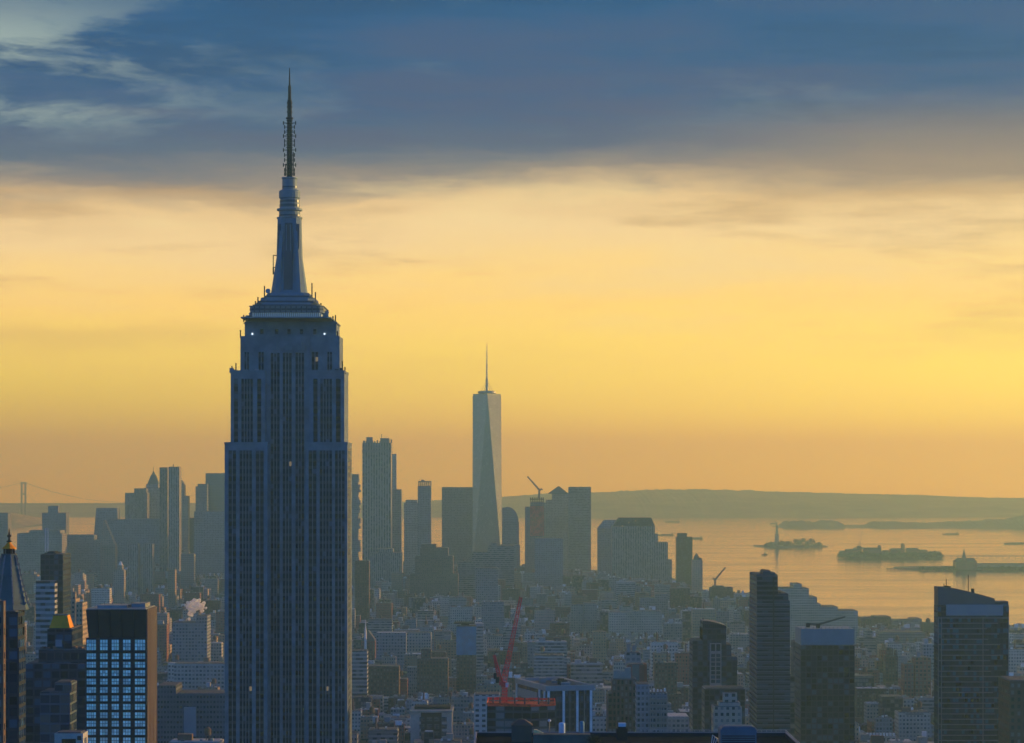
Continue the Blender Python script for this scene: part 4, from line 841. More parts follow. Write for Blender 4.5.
def lattice(b_, p, q_, w0, w1, n, r_=.13, up=Vector((0, 0, 1))):
    p, q_ = Vector(p), Vector(q_); d = (q_-p).normalized(); s_ = d.cross(Vector((0, 1, 0)))
    if s_.length < .1: s_ = d.cross(Vector((1, 0, 0)))
    s_.normalize(); v = d.cross(s_)
    C = lambda f, i: p+(q_-p)*f+(s_*(1 if i in (0, 1) else -1)+v*(1 if i in (1, 2) else -1))*((w0+(w1-w0)*f)/2)
    for i in range(4): b_.tube(C(0, i), C(1, i), r_*1.3)
    for k in range(n):
        for i in range(4): b_.tube(C(k/n, i), C((k+1)/n, (i+1) % 4), r_)
        for i in range(4): b_.tube(C(k/n, i), C(k/n, (i+1) % 4), r_*.8)
DC = 1110; cp = lambda px, y, d=0: (X(px, DC), DC+d, Z(y, DC))
K = thing('tower_crane', 'red luffing crane with a steep lattice jib above the red-edged building', 'crane', cp(505, 706, 6))
ANCH.append(('the red luffing crane', 509, 640, DC, K))
part(K, 'mast', 'red', lambda b_: lattice(b_, cp(504.6, 743, 6), cp(504.6, 686, 6), 2.1, 2.1, 18, .13))
part(K, 'jib', 'red', lambda b_: lattice(b_, cp(503.5, 684, 6), cp(521, 597.5, 6), 2.2, 1.1, 22, .105))
part(K, 'machinery_deck', 'red', lambda b_: (b_.box(cp(499, 0)[0], cp(507, 0)[0], DC+4.6, DC+7.4, Z(686, DC), Z(682.8, DC)), b_.lathe(cp(504.6, 0)[0], DC+6, [(1.7, Z(687.5, DC)), (1.7, Z(686, DC))], 12)))
part(K, 'counterweight', 'dark', lambda b_: (b_.box(cp(495.5, 0)[0], cp(499, 0)[0], DC+4.8, DC+7.2, Z(684, DC), Z(678, DC)), b_.box(cp(493.5, 0)[0], cp(496.5, 0)[0], DC+5, DC+7, Z(680, DC), Z(674, DC))))
part(K, 'a_frame', 'red', lambda b_: (lattice(b_, cp(500.5, 683, 6), cp(494, 656, 6), 1.6, .8, 8, .18), [b_.tube(cp(503, 683, 6+k), cp(494, 656.5, 6+k*.5), .2) for k in (-1.2, 1.2)]))
part(K, 'pendant_rope', 'dark', lambda b_: (b_.tube(cp(494, 656, 6), cp(519.8, 602, 6), .06), b_.tube(cp(521, 598, 6), cp(521, 640, 6), .05)))
part(K, 'cab', 'white', lambda b_: b_.loft(rect(cp(505.5, 0)[0], cp(508, 0)[0], DC+3.4, DC+5), Z(688, DC), rect(cp(505.5, 0)[0], cp(508.6, 0)[0], DC+3.4, DC+5), Z(683.5, DC)))
reg(495, 521, 640, DC, 700, (0, 0, 0, 0))
# brick group
T = tower('brick_tower', 'dark brown brick tower with vertical ribs, front left of the brick cluster', 'building', 1500, [(607.4, 613, 694), (612.4, 636.4, 679.5)], facade('ribbed_brick', (.13, .075, .06), (.02, .02, .025), ww=.5, wh=.6, piers=.12), 20, bay=2.4, vis=743, huts=3)
tower('stone_tower', 'square grey penthouse tower rising behind the orange brick drum', 'building', 1640, [(625.7, 640.8, 653)], FX['grey concrete'], 16, vis=666, huts=2)
T = tower('brick_drum', 'orange-red brick rooftop drum at the middle of the brick cluster', 'building', 1580, [(627.6, 644, 665)], FX['red brick'], 16, bay=30, fl=50, vis=690, anchor='the orange brick drum')
part(T, 'sunlit_flank', mat('bright_brick', (.42, .13, .07), .85), lambda b_: b_.box(X(644, 1580)+.03, X(647, 1580), 1580.5, 1594, 2, Z(664.3, 1580)))  # sunlight on this flank painted in as a brighter brick
T = tower('balcony_block', 'grey apartment block with stacked balconies at the right of the brick cluster', 'building', 1450, [(636.6, 649, 684.5), (649, 667.2, 693)], FX['blue-grey'], 18, bay=2.0, fl=3.0, vis=743)
part(T, 'balcony', 'hut', lambda b_: [b_.box(X(650, 1450), X(667.8, 1450), 1448.6, 1449.98, Z(700+k*6, 1450), Z(698+k*6, 1450)) for k in range(14)])
for p in (650.5, 656, 661.5, 667): part(T, 'balcony_fin', 'hut', lambda b_: b_.box(X(p, 1450)-.2, X(p, 1450)+.2, 1448.4, 1449.9, 40, Z(694, 1450)))
part(T, 'roof_clutter', 'white', lambda b_: [b_.box(X(650+k*3.7, 1450), X(651.5+k*3.7, 1450), 1452+k, 1455+k, Z(693, 1450)+.35, Z(693, 1450)+1.2+(k*37 % 10)*.12) for k in range(5)])

# ------------------------------------------------------------------ the near roof at the bottom
DF = 575; zF = Z(731.4, DF); fx = lambda px, d=DF: X(px, d); fz = lambda y, d=DF: Z(y, d)
T = thing('near_rooftop', 'dark flat rooftop building along the bottom edge with a pale rim', 'building', (fx(631), 560, 2))
reg(475, 800, 731, 520, 743, (fx(474), fx(790), 500, 580)); xl, xr_ = -8.1, 60.7
part(T, 'wall', FX['grey concrete'], lambda b_: b_.box(xl, xr_, 520, DF, 2, zF-1.3))
part(T, 'roof', mat('wet_tar', (.018, .021, .026), .95, var=.6, scale=.2, spec=.02), lambda b_: b_.box(xl+.5, xr_-.5, 520.5, DF-.5, zF-1.3, zF-1.1))
part(T, 'parapet', mat('pale_coping', (.26, .27, .28), .7, var=.15), lambda b_: (b_.box(xl, xr_, DF-.4, DF, zF-.3, zF-.06, bottom=True), b_.box(xl, xl+.4, 520, DF-.41, zF-.3, zF-.06, bottom=True), b_.box(xr_-.4, xr_, 520, DF-.41, zF-.3, zF-.06, bottom=True)))
part(T, 'parapet_wall', mat('dark_parapet', (.03, .033, .038), .95, spec=.02), lambda b_: (b_.box(xl+.05, xr_-.05, DF-.35, DF-.05, zF-1.3, zF-.31), b_.box(xl+.05, xl+.35, 520, DF-.36, zF-1.3, zF-.31), b_.box(xr_-.35, xr_-.05, 520, DF-.36, zF-1.3, zF-.31)))
def rail(b_):
    for k in range(31): x = fx(642)+(xr_-.2-fx(642))*k/30; b_.tube((x, DF-.2, zF-.06), (x, DF-.2, zF+.32), .025, 4)
    b_.tube((fx(640), DF-.2, zF+.32), (xr_-.2, DF-.2, zF+.32), .03, 4); b_.tube((xr_-.2, 522, zF+.32), (xr_-.2, DF-.2, zF+.32), .035, 4)
part(T, 'railing', 'white', rail)
hut = part(T, 'rooftop_hut', 'hutd', lambda b_: b_.box(fx(511.5), fx(531.5), 562, 566, zF-1.1, fz(725.5, 562)))
part(hut, 'hip_roof', mat('brown_tile', (.16, .10, .07), .9), lambda b_: b_.loft(rect(fx(510.8), fx(532.2), 561.7, 566.3), fz(725.4, 562), rect(fx(518), fx(524), 563.6, 564.4), fz(720, 562), bottom=True))
part(T, 'bulkhead', mat('mossy_concrete', (.12, .12, .10), .9, var=.35), lambda b_: b_.box(fx(532.5), fx(588), 556, 559, zF-1.1, fz(734.5, 556)))
part(T, 'warm_strip', mat('sunlit_membrane', (.75, .60, .28), .6, var=.3, scale=1.2), lambda b_: (b_.loft(rect(fx(533), fx(560), 560, 562), zF-1.1, rect(fx(533), fx(534.5), 560, 562), fz(731.6, 560)), b_.loft(rect(fx(533.5), fx(543), 559.6, 561), fz(733, 560), rect(fx(533.5), fx(535.5), 559.6, 561), fz(729.6, 560))))  # sun glint: yellow put into the colour, ramp shape added to catch the sun
def gl_(b_): b_.tube((fx(548.8), 566, zF-1.1), (fx(548.8), 566, fz(721.5, 566)), .09, 6)
lampo = thing('roof_lamp', 'white globe lamp on a thin pole on the near rooftop', 'lamp', (fx(548.8), 566, zF-1.1))
part(lampo, 'pole', 'pole', gl_)
part(lampo, 'globe', 'white', lambda b_: b_.lathe(fx(548.8), 566, [(.05, fz(722, 566)), (.28, fz(721.6, 566)), (.38, fz(720.6, 566)), (.28, fz(719.6, 566)), (.05, fz(719.2, 566))], 12))
def cyl(name, label, cat, px, d, w_, y0, y1, m, box=False, lid=True):
    r_ = M_(w_, d)/2; o = thing(name, label, cat, (X(px, d), d+r_, zF-1.1))
    def body(b_):
        if box: b_.box(X(px, d)-r_, X(px, d)+r_, d, d+2*r_, zF-1.1, Z(y0, d)); b_.box(X(px, d)-r_*.2, X(px, d)+r_*1.05, d+.2, d+1.6*r_, Z(y0, d), Z(y0-.9, d))
        else: b_.lathe(X(px, d), d+r_, [(r_, zF-1.1), (r_, Z(y0+1, d)), (r_*.8, Z(y0, d)), (r_*.2, Z(y0-.4, d))], 14)
    part(o, 'tank', m, body)
    part(o, 'foot_frame', 'dark', lambda b_: [b_.box(X(px, d)-r_*1.06+k*r_*1.9, X(px, d)-r_*.9+k*r_*1.9, d-.12, d-.02, zF-1.1, zF-.5) for k in (0, 1)])
    return o
cyl('roof_cabinet', 'pale blue square cabinet beside the globe lamp on the near rooftop', 'cabinet', 562, 565, 6.5, 723, 730, mat('pale_blue_paint', (.42, .60, .72), .5))
o = thing('roof_cabinet', 'box-shaped white-topped unit standing alone right on the near rooftop', 'cabinet', (fx(622, 566), 567, zF-1.1))
part(o, 'cabinet_body', 'dark', lambda b_: (b_.box(fx(616.5, 566), fx(627.5, 566), 566, 568, zF-1.1, fz(728.5, 566)), b_.box(fx(618, 566), fx(626, 566), 566.2, 567.8, fz(728.5, 566), fz(726.8, 566))))
part(o, 'white_top', mat('pale_blue_lid', (.55, .68, .76), .5), lambda b_: b_.box(fx(618.6, 566), fx(625.8, 566), 565.9, 567.6, fz(726.8, 566), fz(723.3, 566)))
cyl('water_tank', 'round teal tank between pale cabinet and bush on the near rooftop', 'tank', 582, 564, 4.6, 721.5, 730, mat('teal_paint', (.08, .24, .32), .5))
TB = thing('roof_bush', 'dark tangle of aerials and bare twigs on the near rooftop', 'plant', (fx(594, 555), 555, zF-1.1))
def twigs(b_):
    tr = random.Random(12)
    for i in range(46):
        a, p = tr.uniform(0, 6.28), tr.uniform(.1, 1.0); x, y, z = fx(594, 555), 555, zF-1.1
        for s_ in range(4):
            l_ = tr.uniform(.3, .65); nx, ny, nz = x+math.cos(a)*p*l_, y+math.sin(a)*p*l_, z+l_*(1.1-p*.3)
            b_.tube((x, y, z), (nx, ny, nz), .035, 4); x, y, z = nx, ny, nz; a += tr.uniform(-.6, .6)
part(TB, 'branches', 'dark', twigs)
def lv(b_):
    tr = random.Random(13)
    for i in range(520):
        u = Vector((tr.gauss(0, .75), tr.gauss(0, .7), tr.gauss(1.15, .5)));
        if u.z < .1: continue
        c = Vector((fx(594, 555), 555, zF-1.1))+u; n_ = Vector((tr.uniform(-1, 1), tr.uniform(-1, 1), tr.uniform(-.3, 1))).normalized(); a = n_.orthogonal().normalized()*.12; e = n_.cross(a).normalized()*.07
        b_.face([c-a, c+e, c+a, c-e])
part(TB, 'leaves', 'green', lv)
T2 = thing('cooling_unit', 'big blue rounded cooling unit near the right end of the near rooftop', 'machine', (fx(738, 548), 549, zF-1.1))
def cool(b_):
    d = 545; c = fx(738.5, d); h = M_(36, d)/2
    for (k0, y0, k1, y1) in ((1.0, 745, 1.0, 733), (1.02, 733, 1.0, 729.5), (.95, 729.5, .9, 727.6), (.9, 727.6, .74, 726.4)):
        b_.loft(rect(c-h*k0, c+h*k0, d, d+6*k0), Z(y0, d), rect(c-h*k1, c+h*k1, d+.2*(1-k1)*8, d+6*k1), Z(y1, d))
    b_.box(c-h, c+h, d, d+6, zF-1.1, Z(745, d))
part(T2, 'casing', 'tealbox', cool)
part(T2, 'louvre', 'dark', lambda b_: [b_.box(fx(722, 545), fx(755, 545), 544.9, 544.98, Z(736.5+k*2.2, 545), Z(735.5+k*2.2, 545)) for k in range(4)])
TP = thing('pipe_rack', 'bent white pipes left of the blue cooling unit on the near rooftop', 'pipes', (fx(716, 550), 550, zF-1.1))
part(TP, 'pipes', 'white', lambda b_: [(b_.tube((fx(711+k, 550), 550, zF-1.1), (fx(712.5+k*1.4, 550), 550, fz(735+k, 550)), .09), b_.tube((fx(712.5+k*1.4, 550), 550, fz(735+k, 550)), (fx(719, 550), 552, fz(740+k, 550)), .09)) for k in (0, 1.6, 3.2)])
TH = thing('duct', 'low teal duct housing at the near rooftop, right of the white-topped unit', 'machine', (fx(655, 545), 546, zF-1.1))
part(TH, 'casing', 'tealbox', lambda b_: b_.loft(rect(fx(630, 545), fx(683, 545), 545, 549), zF-1.1, rect(fx(632, 545), fx(681, 545), 545.5, 548.5), zF+.1))

# ------------------------------------------------------------------ other cranes
def small_crane(label, D, base, top, tip, tail, mname, rad=.35, y_off=10):
    o = thing('tower_crane', label, 'crane', (X(base[0], D), D+y_off, Z(base[1], D)), None); q_ = lambda p: (X(p[0], D), D+y_off, Z(p[1], D)); d2 = tip[0]-tail[0]
    wth = max(.9, D/2000)
    part(o, 'mast', mname, lambda b_: lattice(b_, q_(base), q_(top), wth, wth, 6, rad*.7))
    part(o, 'jib', mname, lambda b_: lattice(b_, q_(top), q_(tip), wth, wth*.6, 12, rad*.7))
    part(o, 'counter_jib', mname, lambda b_: (lattice(b_, q_(top), q_(tail), wth, wth, 4, rad*.7), b_.box(q_(tail)[0]-1, q_(tail)[0]+1.4, D+y_off-1, D+y_off+1, q_(tail)[2]-2.2, q_(tail)[2]+.3)))
    part(o, 'cab', mname, lambda b_: b_.box(q_(top)[0]-1.1, q_(top)[0]+1.1, D+y_off-1.2, D+y_off+1.2, q_(top)[2]-2.6, q_(top)[2]+.6))
    return o
small_crane('dark crane with a shallow raised jib on the pale-topped glass tower', DP, (820, 629), (820, 625.5), (847.5, 617.5), (809.5, 624.7), 'dark', .16)
small_crane('tiny crane perched on the red-wrapped tower', 5000, (539, 498), (539.5, 490), (527.5, 476.5), (542, 489), 'pole', .7)
small_crane('small tan crane on the skyline left of the dark ridged tower', 4300, (715.5, 588), (715.5, 580), (726, 567.5), (713.5, 578), 'pole', .6)
tower('brick_block', 'low building under the small tan crane on the skyline', 'building', 4280, [(710, 733, 587.5), (713, 724, 586)], FX['dark brown brick'], 24, vis=600)

# ------------------------------------------------------------------ steam
sm = bpy.data.materials.new('steam'); sm.use_nodes = True; n_ = sm.node_tree; n_.nodes.clear()
ov = n_.nodes.new('ShaderNodeOutputMaterial'); pvn = n_.nodes.new('ShaderNodeBsdfPrincipled'); trn = n_.nodes.new('ShaderNodeBsdfTranslucent'); trn.inputs[0].default_value = (1, .95, .86, 1); mxs = n_.nodes.new('ShaderNodeMixShader'); mxs.inputs[0].default_value = .72
n_.links.new(pvn.outputs[0], mxs.inputs[1]); n_.links.new(trn.outputs[0], mxs.inputs[2]); n_.links.new(mxs.outputs[0], ov.inputs['Surface'])
pvn.inputs['Base Color'].default_value = (.9, .89, .87, 1); pvn.inputs['Roughness'].default_value = 1; pvn.inputs['Specular IOR Level'].default_value = 0
pvn.inputs['Subsurface Weight'].default_value = 1; pvn.inputs['Subsurface Radius'].default_value = (4, 4, 4); pvn.inputs['Subsurface Scale'].default_value = 1
bmx = bmesh.new(); rs = random.Random(2)
for (px, y, r_) in ((189, 619, 1.6), (190, 614, 2.6), (193, 610, 4.0), (197, 606, 4.6), (191, 605, 4.2), (195, 602.5, 3.4), (201, 606.5, 3.2), (187.5, 607, 2.2), (202, 611, 1.9), (204, 603, 1.8), (199, 600.5, 2.0), (188, 602.5, 1.6), (192, 615.5, 1.6), (206, 608, 1.3), (185, 604.5, 1.2)):
    ret = bmesh.ops.create_icosphere(bmx, subdivisions=3, radius=M_(r_, 2690)); c = Vector((X(px, 2690), 2690+rs.uniform(-2, 2), Z(y, 2690)))
    for v in ret['verts']:
        k = 1+.45*mnoise.noise(v.co*.35+c)+.2*mnoise.noise(v.co*1.1+c); v.co = v.co*k+c
me = bpy.data.meshes.new('steam'); bmx.to_mesh(me); bmx.free(); me.materials.append(sm); so = bpy.data.objects.new('steam', me); COL.objects.link(so)
rm = so.modifiers.new('merge', 'REMESH'); rm.mode = 'VOXEL'; rm.voxel_size = .5; rm.use_smooth_shade = True
so['kind'] = 'stuff'

# ------------------------------------------------------------------ harbour: islands, statue, terminal, boats
def island(name, D, prof, depth, h=3):
    """low land: outline given by left/right pixels, gently irregular"""
    a, c = prof; n = 40; ir = random.Random(int(a)); pts = []
    for i in range(n):
        th = 6.28318*i/n; pts.append((X((a+c)/2, D+depth/2)+(X(c, D)-X(a, D))/2*math.cos(th)*ir.uniform(.93, 1.0), D+depth/2+depth/2*abs(math.sin(th))**.6*(1 if math.sin(th) > 0 else -1)*ir.uniform(.9, 1)))
    b_ = MB(); b_.loft(pts, -1, inset(pts, 4), h); return kind(b_.build(name, M['land']), 'structure')
def grove(name, D, spots, seed=1):
    """tree clumps of many leaf-sized faces over an island far away"""
    b_ = MB(); tr = random.Random(seed)
    for (px, y, w_, hh) in spots:
        c = Vector((X(px, D), D+40, 3)); rw, rh = M_(w_, D)/2, M_(hh, D)
        for i in range(int(60+rw*5)):
            th, ph = tr.uniform(0, 6.283), tr.uniform(0, 1.57); rad = tr.uniform(.6, 1)
            p = c+Vector((rw*math.cos(th)*math.cos(ph)*rad, 30*math.sin(th)*math.cos(ph)*rad, rh*math.sin(ph)*rad*tr.uniform(.75, 1.05)))
            n = Vector((tr.uniform(-1, 1), tr.uniform(-1, 1), tr.uniform(-.2, 1))).normalized(); u = n.orthogonal().normalized()*tr.uniform(2, 4.5); v = n.cross(u).normalized()*tr.uniform(1.5, 3.5)
            b_.face([p-u, p+v, p+u, p-v])
    return kind(b_.build(name, M['green']), 'stuff')
DL = 9050
island('island', DL, (752, 829), 260)
grove('island_trees', DL, [(772, 547, 10, 5), (783, 547, 12, 5.5), (797, 547, 13, 8), (804, 547, 14, 8.5), (812, 547, 12, 8), (820, 547, 9, 4), (768, 547, 6, 3.5), (789, 547, 8, 5)], 3)
ST = thing('statue', 'distant robed statue with raised torch on a tall pedestal on its island', 'statue', (X(778.6, DL), DL+60, 3))
ANCH.append(('the distant statue', 779, 535, DL, ST)); sx_, sy_ = X(778.6, DL), DL+60
part(ST, 'pedestal', 'granite', lambda b_: (b_.loft([(sx_+r0*math.cos(R(i*32.7)), sy_+r0*math.sin(R(i*32.7))) for i, r0 in enumerate([22, 16]*5+[22])], 3, [(sx_+r0*.9*math.cos(R(i*32.7)), sy_+r0*.9*math.sin(R(i*32.7))) for i, r0 in enumerate([22, 16]*5+[22])], 16),
     b_.loft(rect(sx_-9, sx_+9, sy_-9, sy_+9), 16.1, rect(sx_-7.5, sx_+7.5, sy_-7.5, sy_+7.5), 22), b_.loft(rect(sx_-7, sx_+7, sy_-7, sy_+7), 22.05, rect(sx_-6, sx_+6, sy_-6, sy_+6), 42), b_.box(sx_-7, sx_+7, sy_-7, sy_+7, 42.05, 45)))
def stat(b_):
    b_.lathe(sx_, sy_, [(5.2, 45), (5.0, 49), (4.4, 58), (3.7, 66), (3.9, 70), (4.3, 73.5), (3.4, 76), (1.5, 77.5), (1.4, 78.5), (2.1, 80), (2.2, 82.5), (1.6, 84.5), (.4, 85.5)], 12)
    for i in range(7): a = R(-60+i*20); b_.tube((sx_+1.8*math.sin(a), sy_, 83.4+math.cos(a)), (sx_+4.2*math.sin(a), sy_, 83.4+3.4*math.cos(a)), .25)
    b_.tube((sx_-3.2, sy_, 75), (sx_-4.6, sy_, 82), 1.4, 7, r2=1.1); b_.tube((sx_-4.6, sy_, 82), (sx_-4.0, sy_, 90), 1.1, 7, r2=.8)
    b_.box(sx_+2.8, sx_+5.6, sy_-2.4, sy_-1.4, 66, 73.5)
sb = part(ST, 'figure', 'bronze', stat)
part(ST, 'torch', 'gold', lambda b_: b_.lathe(sx_-4, sy_, [(.5, 89.5), (1.3, 91.5), (1.5, 92), (.9, 92.3), (1.1, 93.5), (.1, 96)], 8))
DE = 7800
island('island', DE, (838, 946), 300)
EB = [(843, 850, 551.5), (848, 862, 549.5), (862, 866, 546.5), (866, 883, 548), (883, 885.5, 546), (886, 893, 551), (893, 906, 548.8), (906.5, 909, 544), (909, 921, 548.5), (921, 932, 550.5), (932, 944, 552)]
er2 = random.Random(7)
elab = ['low shed at the tip of the building-covered island', 'long hipped hall at the left on the building-covered island', 'left corner tower of the domed hall', 'main domed hall on the building-covered island', 'right corner tower of the domed hall',
        'short wing right of the domed hall', 'long hospital wing in the middle of the building-covered island', 'tall chimney-like tower on the building-covered island', 'broad block right of the chimney-like tower', 'low ward block near the right end of the building-covered island', 'last low block at the bridge end of the building-covered island']
for (a, c, y), lab in zip(EB, elab):
    o = thing('island_building', lab, 'building', (X((a+c)/2, DE), DE+80, 3), 'buildings on the near island'); dd = DE+40+er2.uniform(0, 90)
    part(o, 'wall', FX['red brick'], lambda b_: b_.box(X(a, DE), X(c, DE), dd, dd+30, 3, Z(y+1.2, DE)))
    part(o, 'roof', 'copper', lambda b_: b_.loft(rect(X(a-.2, DE), X(c+.2, DE), dd-1, dd+31), Z(y+1.2, DE)+.05, rect(X(a+.8, DE), X(c-.8, DE), dd+12, dd+18), Z(y, DE), bottom=True))
grove('island_trees', DE-30, [(x, 557, er2.uniform(8, 13), er2.uniform(3.5, 6.5)) for x in range(842, 944, 5)], 5)
DT = 6750
island('island', DT, (889, 1100), 330, 2.5)
TT = thing('rail_terminal', 'old harbour terminal hall with a steep roof and a central spire', 'building', (X(966, DT), DT+40, 2.5)); ANCH.append(('the spired harbour terminal', 966, 562, DT, TT))
part(TT, 'wall', FX['red brick'], lambda b_: (b_.box(X(957, DT), X(978, DT), DT+20, DT+60, 2.5, Z(562, DT)), b_.box(X(963.5, DT), X(967.5, DT), DT+18, DT+29, 2.6, Z(557.5, DT))))
part(TT, 'roof', 'copper', lambda b_: (b_.loft(rect(X(956.5, DT), X(978.5, DT), DT+18.5, DT+62), Z(562, DT)+.05, rect(X(960, DT), X(976, DT), DT+36, DT+42), Z(558.3, DT)), ))
part(TT, 'spire', 'slate', lambda b_: b_.lathe(X(965.5, DT), DT+23, [(6, Z(557.5, DT)+.1), (4, Z(555.5, DT)), (3.4, Z(553.4, DT)), (.4, Z(549.5, DT))], 8))
o = thing('train_shed', 'long low train shed running right from the spired terminal', 'building', (X(1005, DT), DT+60, 2.5))
part(o, 'wall', FX['grey concrete'], lambda b_: b_.box(X(979, DT), X(1080, DT), DT+25, DT+110, 2.5, Z(565, DT))); part(o, 'roof', 'roof', lambda b_: b_.loft(rect(X(978.8, DT), X(1080.5, DT), DT+24, DT+111), Z(565, DT)+.05, rect(X(980, DT), X(1079, DT), DT+60, DT+75), Z(563.8, DT)))
grove('shore_trees', DT-20, [(x, 570, 9, er2.uniform(1.5, 3.2)) for x in list(range(925, 957, 6))+list(range(984, 1030, 7))], 6)
pr_ = thing('pier', 'long thin pier reaching left from the spired terminal', 'pier', (X(905, DT), DT+40, 1)); part(pr_, 'deck', 'hutd', lambda b_: b_.box(X(889, DT), X(922, DT), DT+35, DT+50, 2.4, 4.6))
part(pr_, 'piles', 'tank', lambda b_: [b_.tube((X(890+k*3.5, DT), DT+42, -1), (X(890+k*3.5, DT), DT+42, 2.4), .7) for k in range(9)])
br = thing('footbridge', 'low trestle bridge leading right from the building-covered island', 'bridge', (X(985, DE), DE+60, 3))
part(br, 'deck', 'concrete', lambda b_: b_.box(X(943, DE), X(1060, DE), DE+60, DE+68, 4.5, 6.2)); part(br, 'piers', 'concrete', lambda b_: [b_.box(X(948+k*6.5, DE), X(948.5+k*6.5, DE), DE+62, DE+66, -1, 4.5) for k in range(17)])
o = thing('pier', 'dark jetty entering from the right edge above the building-covered island', 'pier', (X(1020, 9500), 9500, 1)); part(o, 'deck', 'land', lambda b_: b_.prism([(X(1004, 9500), 9500), (X(1090, 9500), 9470), (X(1090, 9500), 9640), (X(1014, 9500), 9560)], -1, 5)); 
o = thing('derrick', 'thin harbour derrick standing between the statue island and the next', 'crane', (X(860, 8900), 8900, 3)); part(o, 'boom', 'pole', lambda b_: b_.tube((X(858.5, 8900), 8900, 3), (X(862, 8900), 8900, Z(531.5, 8900)), .7)); part(o, 'mast', 'pole', lambda b_: b_.tube((X(860.5, 8900), 8900, 3), (X(860, 8900), 8900, Z(540, 8900)), .7))
part(o, 'base', 'land', lambda b_: b_.lathe(X(860, 8900), 8900, [(26, -1), (22, 3)], 12))
def boat(label, px, y, wpx, D=None, cabin=True, group=None, h=3):
    D = CH*2600/(y-HY); L = M_(wpx, D); x0 = X(px, D); o = thing('boat', label, 'boat', (x0, D, 0), group); bw = L*.12+1.5
    hullp = [(x0-L/2, D), (x0-L*.36, D-bw), (x0+L*.46, D-bw), (x0+L/2, D-bw*.6), (x0+L/2, D+bw*.6), (x0+L*.46, D+bw), (x0-L*.36, D+bw)]
    part(o, 'hull', 'dark', lambda b_: b_.loft(inset(hullp, .8), -.6, hullp, h*.8))
    if cabin: part(o, 'cabin', 'hut', lambda b_: (b_.box(x0-L*.1, x0+L*.2, D-bw*.6, D+bw*.6, h*.8, h*1.8), b_.box(x0-L*.02, x0+L*.1, D-bw*.4, D+bw*.4, h*1.8, h*2.6), b_.tube((x0+.05*L, D, h*2.6), (x0+.05*L, D, h*3.6), .3)))
    else: part(o, 'cargo', 'hutd', lambda b_: (b_.box(x0-L*.3, x0+L*.3, D-bw*.7, D+bw*.7, h*.8, h*1.25), b_.box(x0+L*.33, x0+L*.42, D-bw*.5, D+bw*.5, h*.8, h*2.4)))
    return o
boat('small ferry on the water below the statue', 764.5, 555, 6, h=3.6)
boat('dark barge far out at right below the far shore', 950.5, 534.5, 17, cabin=False, h=4.5)
boat('faint barge farthest out near the middle, left of the statue', 672.5, 522.3, 15, cabin=False, h=6)
boat('barge second from the far shore, above the lone dark slab', 666, 535.5, 16, cabin=False, h=5)
boat('barge just right of the lone dark slab tower top', 694.5, 539, 17, cabin=False, h=5)
boat('thin dark vessel low in the water at left of the statue torch', 772.5, 524, 6, cabin=False, h=6)
# far suspension bridge
DV = 16000; vz = lambda y: Z(y, DV)
V = thing('suspension_bridge', 'faint suspension bridge on the far left horizon, two-legged tower above its deck', 'bridge', (X(24, DV), DV, 0))
for px in (23.6, 236):
    tw = part(V, 'bridge_tower', 'pole', lambda b_: ([b_.box(X(px+k, DV)-5, X(px+k, DV)+5, DV-8, DV+8, -1, vz(482)) for k in (-1.9, 1.9)], [b_.box(X(px-1.9, DV)+5, X(px+1.9, DV)-5, DV-5, DV+5, vz(y)-5, vz(y)+5) for y in (483, 494)]))
part(V, 'deck', 'pole', lambda b_: b_.box(X(-190, DV), X(330, DV), DV-12, DV+12, vz(504.4), vz(503.2)))
def cab(b_):
    for s_ in (-11, 11):
        pts = [(23.6+(236-23.6)*i/24, 482+20.5*(1-(2*i/24-1)**2)) for i in range(25)]
        for p, q_ in zip(pts, pts[1:]): b_.tube((X(p[0], DV), DV+s_, vz(p[1])), (X(q_[0], DV), DV+s_, vz(q_[1])), 1.1, 4)
        b_.tube((X(23.6, DV), DV+s_, vz(482)), (X(-60, DV), DV+s_, vz(503)), 1.1, 4); b_.tube((X(236, DV), DV+s_, vz(482)), (X(320, DV), DV+s_, vz(503)), 1.1, 4)
part(V, 'cable', 'pole', cab)
# ------------------------------------------------------------------ the low city between the towers
cr_ = random.Random(77); CAND = []
SKY = lambda px: float(np.interp(px, [-100, 0, 16, 100, 225, 350, 470, 600, 680, 700, 760, 830, 860, 935, 1100], [560, 560, 548, 552, 548, 566, 562, 572, 582, 590, 594, 610, 622, 626, 628]))
y = 1480.0
while y < 6700:
    sd_, big = (26 if y < 3000 else 30), y > 4600
    lim = .205*y+40; x = -lim+cr_.uniform(0, 20)
    row = cr_.uniform(16, 30)
    while x < lim:
        wd = cr_.uniform(9, 30) if not big else cr_.uniform(16, 48); dp = row*cr_.uniform(.7, .95)
        hm = float(np.interp(y, [1480, 2200, 3000, 4200, 4800, 6000], [44, 38, 30, 30, 48, 62]))
        h = max(10, cr_.lognormvariate(math.log(hm), .52))
        if cr_.random() < .09: h *= cr_.uniform(1.3, 1.9)
        h = min(h, 3.0*wd, 95)
        CAND.append([x, x+wd, y, y+dp, h]); x += wd+(cr_.uniform(.3, 1.5) if cr_.random() < .8 else cr_.uniform(11, 20))
    y += row+(cr_.uniform(1, 3) if cr_.random() < .5 else cr_.uniform(12, 18))
GOOD = []
